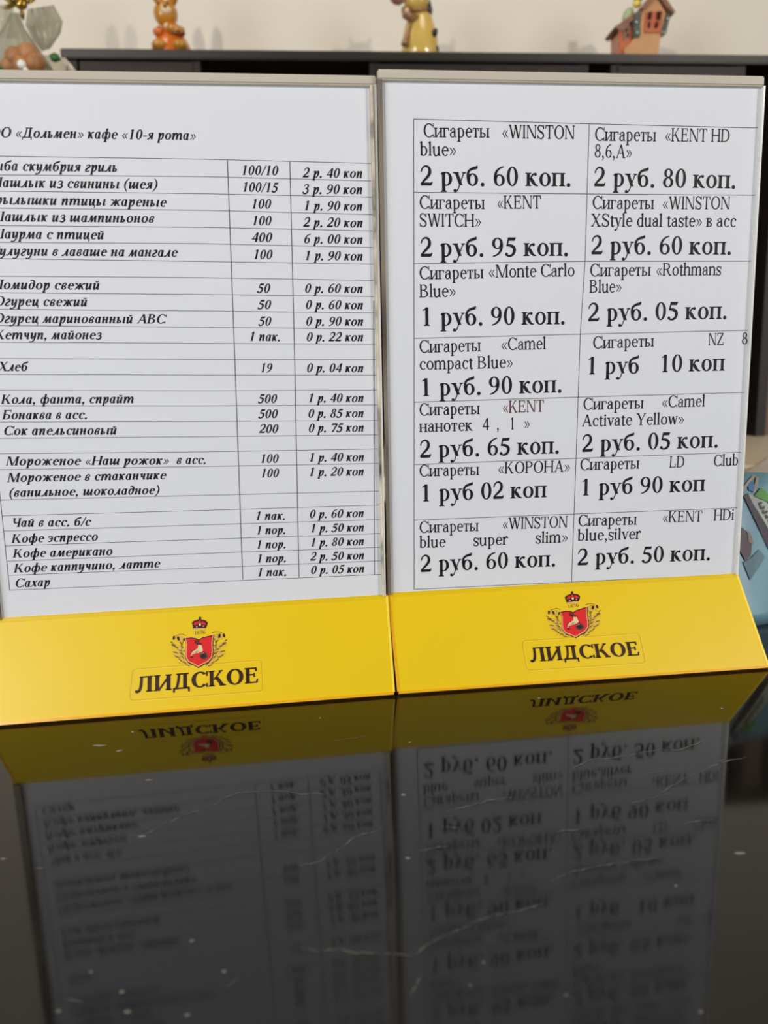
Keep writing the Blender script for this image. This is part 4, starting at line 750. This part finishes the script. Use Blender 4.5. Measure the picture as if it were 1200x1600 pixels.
for s in (-14, 16):
    bm = Rb(); ball(bm, (X(266 + s), -19 * k, fz(80)), (12 * k, 13 * k, 8 * k), 16, 10); obj('foot', bm, C_och, t, True)

# cow
b0 = base_at(655); t = empty('cow_figurine', b0, 'yellow ceramic cow with black patches sitting on the middle of the cabinet', 'figurine', 'ceramic figurines on the cabinet', rz=BYAW)
FPC = 655
def X(px): return (px - 655) * k
bm = Rb(); lathe(bm, [(30 * k, 0), (29 * k, fz(78)), (27.5 * k, fz(60)), (24 * k, fz(45)), (21 * k, fz(34)), (19 * k, fz(26)), (12 * k, fz(18))], (X(656), 0, 0), sy=.75); obj('body', bm, C_yel, t, True)
bm = Rb(); ball(bm, (X(651), -3 * k, fz(3)), (20 * k, 18 * k, 18 * k)); obj('head', bm, C_yel, t, True)
bm = Rb(); ball(bm, (X(620), -10 * k, fz(2)), (12 * k, 11 * k, 9.5 * k), rot=Matrix.Rotation(.35, 4, 'Y')); obj('muzzle', bm, C_pnk, t, True)
bm = Rb(); ball(bm, (X(615), -18 * k, fz(0)), (4 * k, 3 * k, 3 * k), 10, 8); obj('nostril', bm, C_red, t, True)
for d in (-6, 7):
    bm = Rb(); ball(bm, (X(645 + d), -19 * k, fz(-6)), 2.4 * k, 10, 8); obj('eye', bm, C_blk, t, True)
bm = Rb(); tube(bm, [(X(661), 0, fz(-4)), (X(668), -2 * k, fz(6)), (X(671), -2 * k, fz(18)), (X(673), -2 * k, fz(27))], [4 * k, 6 * k, 5.5 * k, 1.5 * k]); obj('ear', bm, C_blk, t, True)
bm = Rb(); tube(bm, [(X(640), 0, fz(-8)), (X(634), 0, fz(-18)), (X(636), 0, fz(-26))], [3 * k, 2.5 * k, .8 * k]); obj('horn', bm, C_tan, t, True)
bm = Rb(); tube(bm, [(X(660), 0, fz(-12)), (X(667), 0, fz(-20)), (X(665), 0, fz(-28))], [3 * k, 2.5 * k, .8 * k]); obj('horn', bm, C_tan, t, True)
bm = Rb(); tube(bm, [(X(650), -12 * k, fz(34)), (X(640), -18 * k, fz(37)), (X(633), -21 * k, fz(33)), (X(632), -20 * k, fz(26)), (X(636), -16 * k, fz(20))], [5 * k, 6 * k, 8 * k, 7 * k, 5 * k]); obj('arm', bm, C_tan, t, True)
bm = Rb(); ball(bm, (X(633), -27 * k, fz(30)), 3.5 * k, 10, 8); obj('bell', bm, C_crm, t, True)
bm = Rb(); tube(bm, [(X(634), -10 * k, fz(20)), (X(650), -17 * k, fz(24)), (X(665), -13 * k, fz(20))], 2.6 * k); obj('collar', bm, C_tan, t, True)
bm = Rb(); ball(bm, (X(677), -10 * k, fz(57)), (5 * k, 11 * k, 7.5 * k), 14, 10, Matrix.Rotation(.5, 4, 'Y')); obj('patch', bm, C_blk, t, True)
bm = Rb(); ball(bm, (X(681), -4 * k, fz(80)), (4 * k, 10 * k, 6 * k), 14, 10); obj('patch', bm, C_blk, t, True)
bm = Rb(); tube(bm, [(X(641), -14 * k, fz(46)), (X(636), -18 * k, fz(58)), (X(631), -20 * k, fz(70)), (X(629), -22 * k, fz(80))], [2 * k, 2.5 * k, 3.5 * k, 5.5 * k]); obj('leg', bm, C_tan, t, True)

# crooked little house
b0 = base_at(1000); t = empty('house_figurine', b0, 'crooked terracotta house ornament with brown roof at the right of the cabinet', 'figurine', 'ceramic figurines on the cabinet', rz=BYAW)
FPC = 1000
def X(px): return (px - 1000) * k
def PR(name, pts, y0, y1, m, parent=t, bev=.6):
    bm = prism([(X(x), fz(y)) for x, y in pts], y0 * k, y1 * k)
    if bev: bmesh.ops.bevel(bm, geom=list(bm.edges), offset=bev * k, segments=2, affect='EDGES')
    return obj(name, bm, m, parent)
bot = 84
while bl(1000, bot, FD)[1] > TOPZ: bot += .25
house = PR('walls', [(968, bot), (1022, bot), (1025, 62), (1034, 28), (1016, 0), (994, 26), (992, 60), (968, 84)], -18, 18, C_sand, bev=1.2)
PR('wing', [(964, bot), (1000, bot), (996, 28), (960, 52)], -12, 22, C_terr, bev=1.2)
PR('roof', [(989, 24), (1014, -8), (1019, -8), (1047, 29), (1044, 32), (1037, 27), (1016, 2), (996, 26)], -23, 22, C_roof)
PR('roof', [(951, 51), (990, 24), (996, 27), (995, 32), (957, 55)], -19, 25, C_roof)
fr_ = PR('window_frame', [(1000, 28), (1028, 26), (1025, 60), (998, 60)], -20, -15, C_terr, bev=.8)
for pts in ([(1005, 29.5), (1010.5, 28.5), (1009.5, 39), (1004, 39.5)], [(1017, 28.5), (1023.5, 28.2), (1022, 39.5), (1016, 40)], [(1005, 44.5), (1008.5, 44), (1008, 52), (1004.5, 52)], [(1015, 44.5), (1020, 44), (1018.5, 52), (1013.5, 52)]): PR('pane', [(x + (x - 1013) * .08 + (1 if x > 1013 else -1) * .4, y + (-.8 if i_ < 2 else .8)) for i_, (x, y) in enumerate(pts)], -21.2, -18, C_win, fr_, bev=.2)
PR('shutter', [(980, 31), (991, 26), (993, 64), (990, 68), (982, 67)], -21, -13, C_slate, bev=1.5); PR('shutter', [(1036, 27), (1040, 32), (1034, 62), (1026, 66), (1028, 50)], -21, -13, C_slate, bev=1.2)
for x, y in ((986.5, 61), (1029, 61), (1034.5, 39), (985, 45)):
    bm = Rb(); ball(bm, (X(x), -22 * k, fz(y)), 2.2 * k, 10, 8); obj('bead', bm, C_silver, t, True)
sw = PR('small_window', [(966, 52), (978, 44), (978, 64), (968, 70)], -14.5, -11, C_roof, bev=.6)
for x, y in ((970, 56), (972, 63)): PR('pane', [(x, y - 3), (x + 4, y - 5), (x + 4, y), (x, y + 2)], -15.2, -14, C_win, sw, bev=.2)
bm = Rb(); ball(bm, (X(981), 4 * k, fz(22)), (8 * k, 8 * k, 12 * k), rot=Matrix.Rotation(.5, 4, 'Y')); obj('bush', bm, C_grn, t, True)
bm = Rb(); ball(bm, (X(991), -6 * k, fz(9)), (7 * k, 5 * k, 6 * k)); obj('flower', bm, C_gold, t, True)
bm = Rb(); box(bm, X(990), -8 * k, fz(2), X(1001), 6 * k, fz(-16), bev=k); obj('chimney', bm, C_win, t)

# ================================================================ wrapped gift left of the cabinet
GY = 1.12
kg = scale_at(GY)
gp = lambda px, py, dy=0.0: at(px, py, GY + dy)
gz0 = WZ; gc = gp(45, 100)
t = empty('wrapped_gift', (gc.x, GY, WZ), 'cellophane-wrapped gift with gold bow and green leaves left of the cabinet', 'gift')
back = Matrix.Translation((-gc.x, -GY, -WZ))
def GO(name, bm, m, smooth=False, parent=None): bmesh.ops.transform(bm, matrix=back, verts=bm.verts); return obj(name, bm, m, parent or t, smooth)
M['cello'] = clear('milky cellophane', (.93, .93, .88, 1), .12, haze=.5, hazecol=srgb(206, 202, 180), strength=.6)
M['cello2'] = clear('thin milky cellophane', (.95, .95, .9, 1), .12, haze=.30, hazecol=srgb(214, 208, 186), strength=.6)
M['gold'] = mat('gold foil ribbon', srgb(196, 158, 66), .22, .8, metal=.85, noise=.4, scale=60, bump=.3)
M['leaf'] = mat('green leaf', srgb(48, 112, 44), .45, .5, noise=.2, scale=60); M['clay'] = mat('terracotta ball', srgb(196, 138, 90), .5, .4, noise=.35, scale=60, bump=.2); M['pearl'] = mat('pearl bead', srgb(244, 240, 228), .12, .8, coat=.8)
# basket body standing on the worktop, wrapped content above
bm = Rb(); c0 = gp(40, 118); lathe(bm, [(.07, WZ), (.085, WZ + .04), (.10, c0.z - .14), (.095, c0.z - .05), (.085, c0.z - .035)], (c0.x, GY + .01, 0), seg=32); GO('basket', bm, mat('woven basket', srgb(168, 132, 92), .7, .3, noise=.5, scale=90, bump=.6))
def cone(name, pts_l, pts_r, m, dy0, dy1, y0=0.0):   # pleated sheet between two outlines, bulging towards the viewer
    V_, F_ = [], []; n = 14
    for (xl_, yl_), (xr_, yr_) in zip(pts_l, pts_r):
        for i in range(n + 1):
            s_ = i / n; bulge = math.sin(math.pi * s_) * dy1 + .004 * math.sin(s_ * 31)
            V_.append(gp(xl_ + (xr_ - xl_) * s_, yl_ + (yr_ - yl_) * s_, y0 - bulge))
    R_ = n + 1
    for j in range(len(pts_l) - 1):
        for i in range(n): F_.append((j * R_ + i, j * R_ + i + 1, (j + 1) * R_ + i + 1, (j + 1) * R_ + i))
    V_ = [back @ v for v in V_]; o = faces(name, V_, F_, m, t, True); md = o.modifiers.new('s', 'SOLIDIFY'); md.thickness = .0004; return o
cone('wrap', [(16, 20), (8, 40), (-12, 70), (-30, 125)], [(30, 20), (38, 44), (62, 78), (92, 125)], M['cello'], 0, .05)
cone('wrap_wing', [(44, 14), (40, 40), (52, 62), (66, 80)], [(84, 8), (98, 34), (94, 52), (78, 76)], M['cello'], 0, .02, .02)
cone('wrap_wing', [(0, 8), (-10, 30), (-26, 60)], [(20, 6), (22, 30), (24, 60)], M['cello2'], 0, .02, .02)
cone('wrap_fold', [(96, 92), (104, 104), (112, 124)], [(101, 90), (112, 102), (126, 122)], mat('folded white film', srgb(236, 226, 206), .3, .5), 0, .004, -.02)
cone('wrap_skirt', [(60, 84), (66, 104), (70, 126)], [(100, 92), (108, 106), (120, 126)], M['cello2'], 0, .02)
for cx_, cy_, a, l, ww in ((32, 6, -.5, 26, 9), (42, 2, .5, 24, 9), (24, 0, -1.3, 24, 8), (52, -2, 1.1, 22, 8), (34, 22, 2.9, 20, 7), (12, 6, -1.8, 24, 8), (36, -8, 0, 26, 10)):
    V_, F_ = [], []; n = 9
    for i in range(n + 1):
        s_ = i / n; r_ = l * s_; w_ = ww * math.sin(math.pi * min(s_ * .9 + .08, 1)) ; dx, dy = math.sin(a), -math.cos(a); bul = .012 * math.sin(math.pi * s_)
        for sg in (-1, 1): V_.append(back @ gp(cx_ * .3 + 32 * .7 + dx * r_ - dy * w_ * sg * .5, cy_ * .3 + 6 + dy * r_ + dx * w_ * sg * .5, -.03 - bul - .004 * sg))
    for i in range(n): F_.append((2 * i, 2 * i + 1, 2 * i + 3, 2 * i + 2))
    o = faces('bow_loop', V_, F_, M['gold'], t, True); md = o.modifiers.new('s', 'SOLIDIFY'); md.thickness = .0008
bm = Rb(); ball(bm, gp(33, 7, -.04), (9 * kg, 7 * kg, 7 * kg)); GO('bow_knot', bm, M['gold'], True)
for px, py, r_ in ((24, 90, 15), (44, 84, 15), (55, 98, 14), (34, 102, 15), (14, 104, 12)):
    bm = Rb(); ball(bm, gp(px, py, -.045), r_ * kg); GO('clay_ball', bm, M['clay'], True)
bm = Rb(); ball(bm, gp(34, 101, -.07), 6.5 * kg); GO('pearl', bm, M['pearl'], True)
bm = Rb(); ball(bm, gp(40.5, 110, -.075), 4.2 * kg); GO('pearl', bm, M['pearl'], True)
for px, py, a in ((86, 90, .4), (2, 106, -.9)):
    V_ = [back @ gp(px + x * math.cos(a) - y * math.sin(a), py + x * math.sin(a) + y * math.cos(a), -.05 + dz) for x, y, dz in ((-10, 0, 0), (-4, -6, .004), (3, -6, .004), (10, 0, .002), (4, 6, .004), (-3, 6, .004), (0, 0, -.004))]
    o = faces('leaf', V_, [(i, (i + 1) % 6, 6) for i in range(6)], M['leaf'], t, True); md = o.modifiers.new('s', 'SOLIDIFY'); md.thickness = .0008

# ================================================================ things to the right: blue snack pouch, white sheets
p0 = on_z(1170, 967); YB = p0.y
t = empty('snack_pouch', (p0.x, YB, 0), 'light blue printed snack pouch standing behind the right menu stand', 'pouch')
top = at(1165, 738, YB + .012); Hh = top.z
M['pouch'] = mat('light blue film', srgb(122, 166, 182), .3, .6, noise=.12, scale=14, coat=.3, bump=.2)
xL, xR2 = -.075, .085
rows_ = 12; cols = 14; V_, F_ = [], []
def surf(u, v, s):   # u 0..1 across, v 0..1 up; s = -1 front, +1 back
    th = .026 * (1 - v) ** .7 * (math.sin(math.pi * min(max(u, 0), 1)) ** .45) + .0012
    x = xL + (xR2 - xL) * u; yaw_ = .35 * (x)
    return Vector((x, .012 * v + yaw_ + s * th / 2, Hh * v - (.012 * (u - .45) if v > .9 else 0)))
for s in (-1, 1):
    for j in range(rows_ + 1):
        for i in range(cols + 1): V_.append(surf(i / cols, j / rows_, s))
n1 = (rows_ + 1) * (cols + 1)
for s in (0, 1):
    for j in range(rows_):
        for i in range(cols):
            a = s * n1 + j * (cols + 1) + i; F_.append((a, a + 1, a + cols + 2, a + cols + 1))
for j in range(rows_):
    for i in (0, cols): a = j * (cols + 1) + i; F_.append((a, a + cols + 1, a + cols + 1 + n1, a + n1))
for i in range(cols):
    for j in (0, rows_): a = j * (cols + 1) + i; F_.append((a, a + 1, a + 1 + n1, a + n1))
bm = bmesh.new(); me = bpy.data.meshes.new('tmp'); me.from_pydata([tuple(v) for v in V_], [], F_); bm.from_mesh(me); obj('film', bm, M['pouch'], t, True)
def uvp(px, py):       # photo point -> u,v on the pouch front
    v = .5
    for _ in range(8):
        X_ = at(px, py, YB + .012 * v - .35 * 0 - .01); u = (X_.x - p0.x - xL) / (xR2 - xL); v = X_.z / Hh
        X_ = at(px, py, YB + surf(u, min(max(v, 0), 1), -1).y); u = (X_.x - p0.x - xL) / (xR2 - xL); v = X_.z / Hh
    return u, v
def decal(name, polys, col, lift=.0006):
    V_, F_ = [], []
    for pts in polys:
        q = [uvp(*p) for p in pts]; k_ = len(V_)
        # subdivide by fan around centroid so that the print hugs the bulge
        cu, cv_ = sum(a for a, b in q) / len(q), sum(b for a, b in q) / len(q); ring = []
        for (a, b), (c2, d2) in zip(q, q[1:] + q[:1]):
            for i in range(4): ring.append((a + (c2 - a) * i / 4, b + (d2 - b) * i / 4))
        n_ = len(ring)
        for f_ in (1, .66, .33): V_ += [surf(cu + (a - cu) * f_, min(max(cv_ + (b - cv_) * f_, 0), 1), -1) + Vector((0, -lift, 0)) for a, b in ring]
        V_.append(surf(cu, min(max(cv_, 0), 1), -1) + Vector((0, -lift, 0)))
        for r_ in (0, 1):
            for i in range(n_): F_.append((k_ + r_ * n_ + i, k_ + r_ * n_ + (i + 1) % n_, k_ + (r_ + 1) * n_ + (i + 1) % n_, k_ + (r_ + 1) * n_ + i))
        for i in range(n_): F_.append((k_ + 2 * n_ + i, k_ + 2 * n_ + (i + 1) % n_, k_ + 3 * n_))
    o = faces(name, V_, F_, mat(name + ' ink', srgb(*col), .35, .5), t); return o
decal('printed_band', [[(1164, 776), (1172, 772), (1196, 782), (1236, 840), (1236, 900), (1206, 868), (1186, 822)]], (176, 182, 166)); decal('printed_band_edge', [[(1162, 776), (1168, 770), (1176, 786), (1196, 818), (1216, 858), (1214, 872), (1200, 856), (1186, 826)]], (62, 30, 36), .0009)
decal('green_leaf_print', [[(1178, 775), (1190, 760), (1206, 778), (1204, 786)]], (88, 152, 44), .0012)
decal('berry_print', [[(1150, 822), (1160, 824), (1168, 836), (1174, 852), (1172, 868), (1164, 876), (1156, 862), (1148, 844)]], (80, 38, 40), .0009); decal('fruit_print', [[(1167, 826), (1174, 838), (1176, 852), (1168, 846)]], (140, 122, 84), .0012)
decal('chip_print', [[(1160, 878), (1172, 872), (1186, 858), (1195, 870), (1184, 888), (1171, 906)]], (92, 124, 132), .0007); decal('blue_berry_print', [[(1168, 756), (1174, 751), (1181, 758), (1177, 768), (1170, 766)]], (66, 116, 168), .0009)
decal('ribbon_print', [[(1157, 766), (1168, 752), (1176, 742), (1181, 742), (1170, 757), (1160, 769)], [(1176, 770), (1182, 744), (1186, 744), (1181, 768)]], (176, 158, 138), .0009)
decal('script_print', [[(1185 + d * 4.2, 786 + d * 7), (1190 + d * 4.2, 783 + d * 7), (1191 + d * 4.2, 786 + d * 7), (1187 + d * 4.2, 789 + d * 7)] for d in range(0, 6)] + [[(1187 + d * 4.4, 789 + d * 7.4), (1189 + d * 4.4, 789 + d * 7.4), (1190 + d * 4.4, 795 + d * 7.4), (1188 + d * 4.4, 795 + d * 7.4)] for d in range(0, 6)], (64, 62, 56), .0014)

# white sheets and a low box on the worktop behind
Z2 = WZ
def flat(name, pts, z, th, m, label, cat):
    P4 = [on_z(x, y, z + th) for x, y in pts]; c_ = sum(P4, Vector()) / len(P4); bm = bmesh.new()
    a = [bm.verts.new((p.x - c_.x, p.y - c_.y, 0)) for p in P4]; b = [bm.verts.new((p.x - c_.x, p.y - c_.y, th)) for p in P4]; n = len(a); bm.faces.new(a); bm.faces.new(b)
    for i in range(n): bm.faces.new((a[i], a[(i + 1) % n], b[(i + 1) % n], b[i]))
    o = obj(name, bm, m); o.location = (c_.x, c_.y, z); return tag(o, label, cat)
flat('white_tray', [(1160, 744), (1212, 708), (1260, 712), (1220, 752)], Z2, .006, mat('white plastic', srgb(240, 232, 220), .35, .5), 'white flat tray on the cream worktop behind the blue pouch', 'tray')
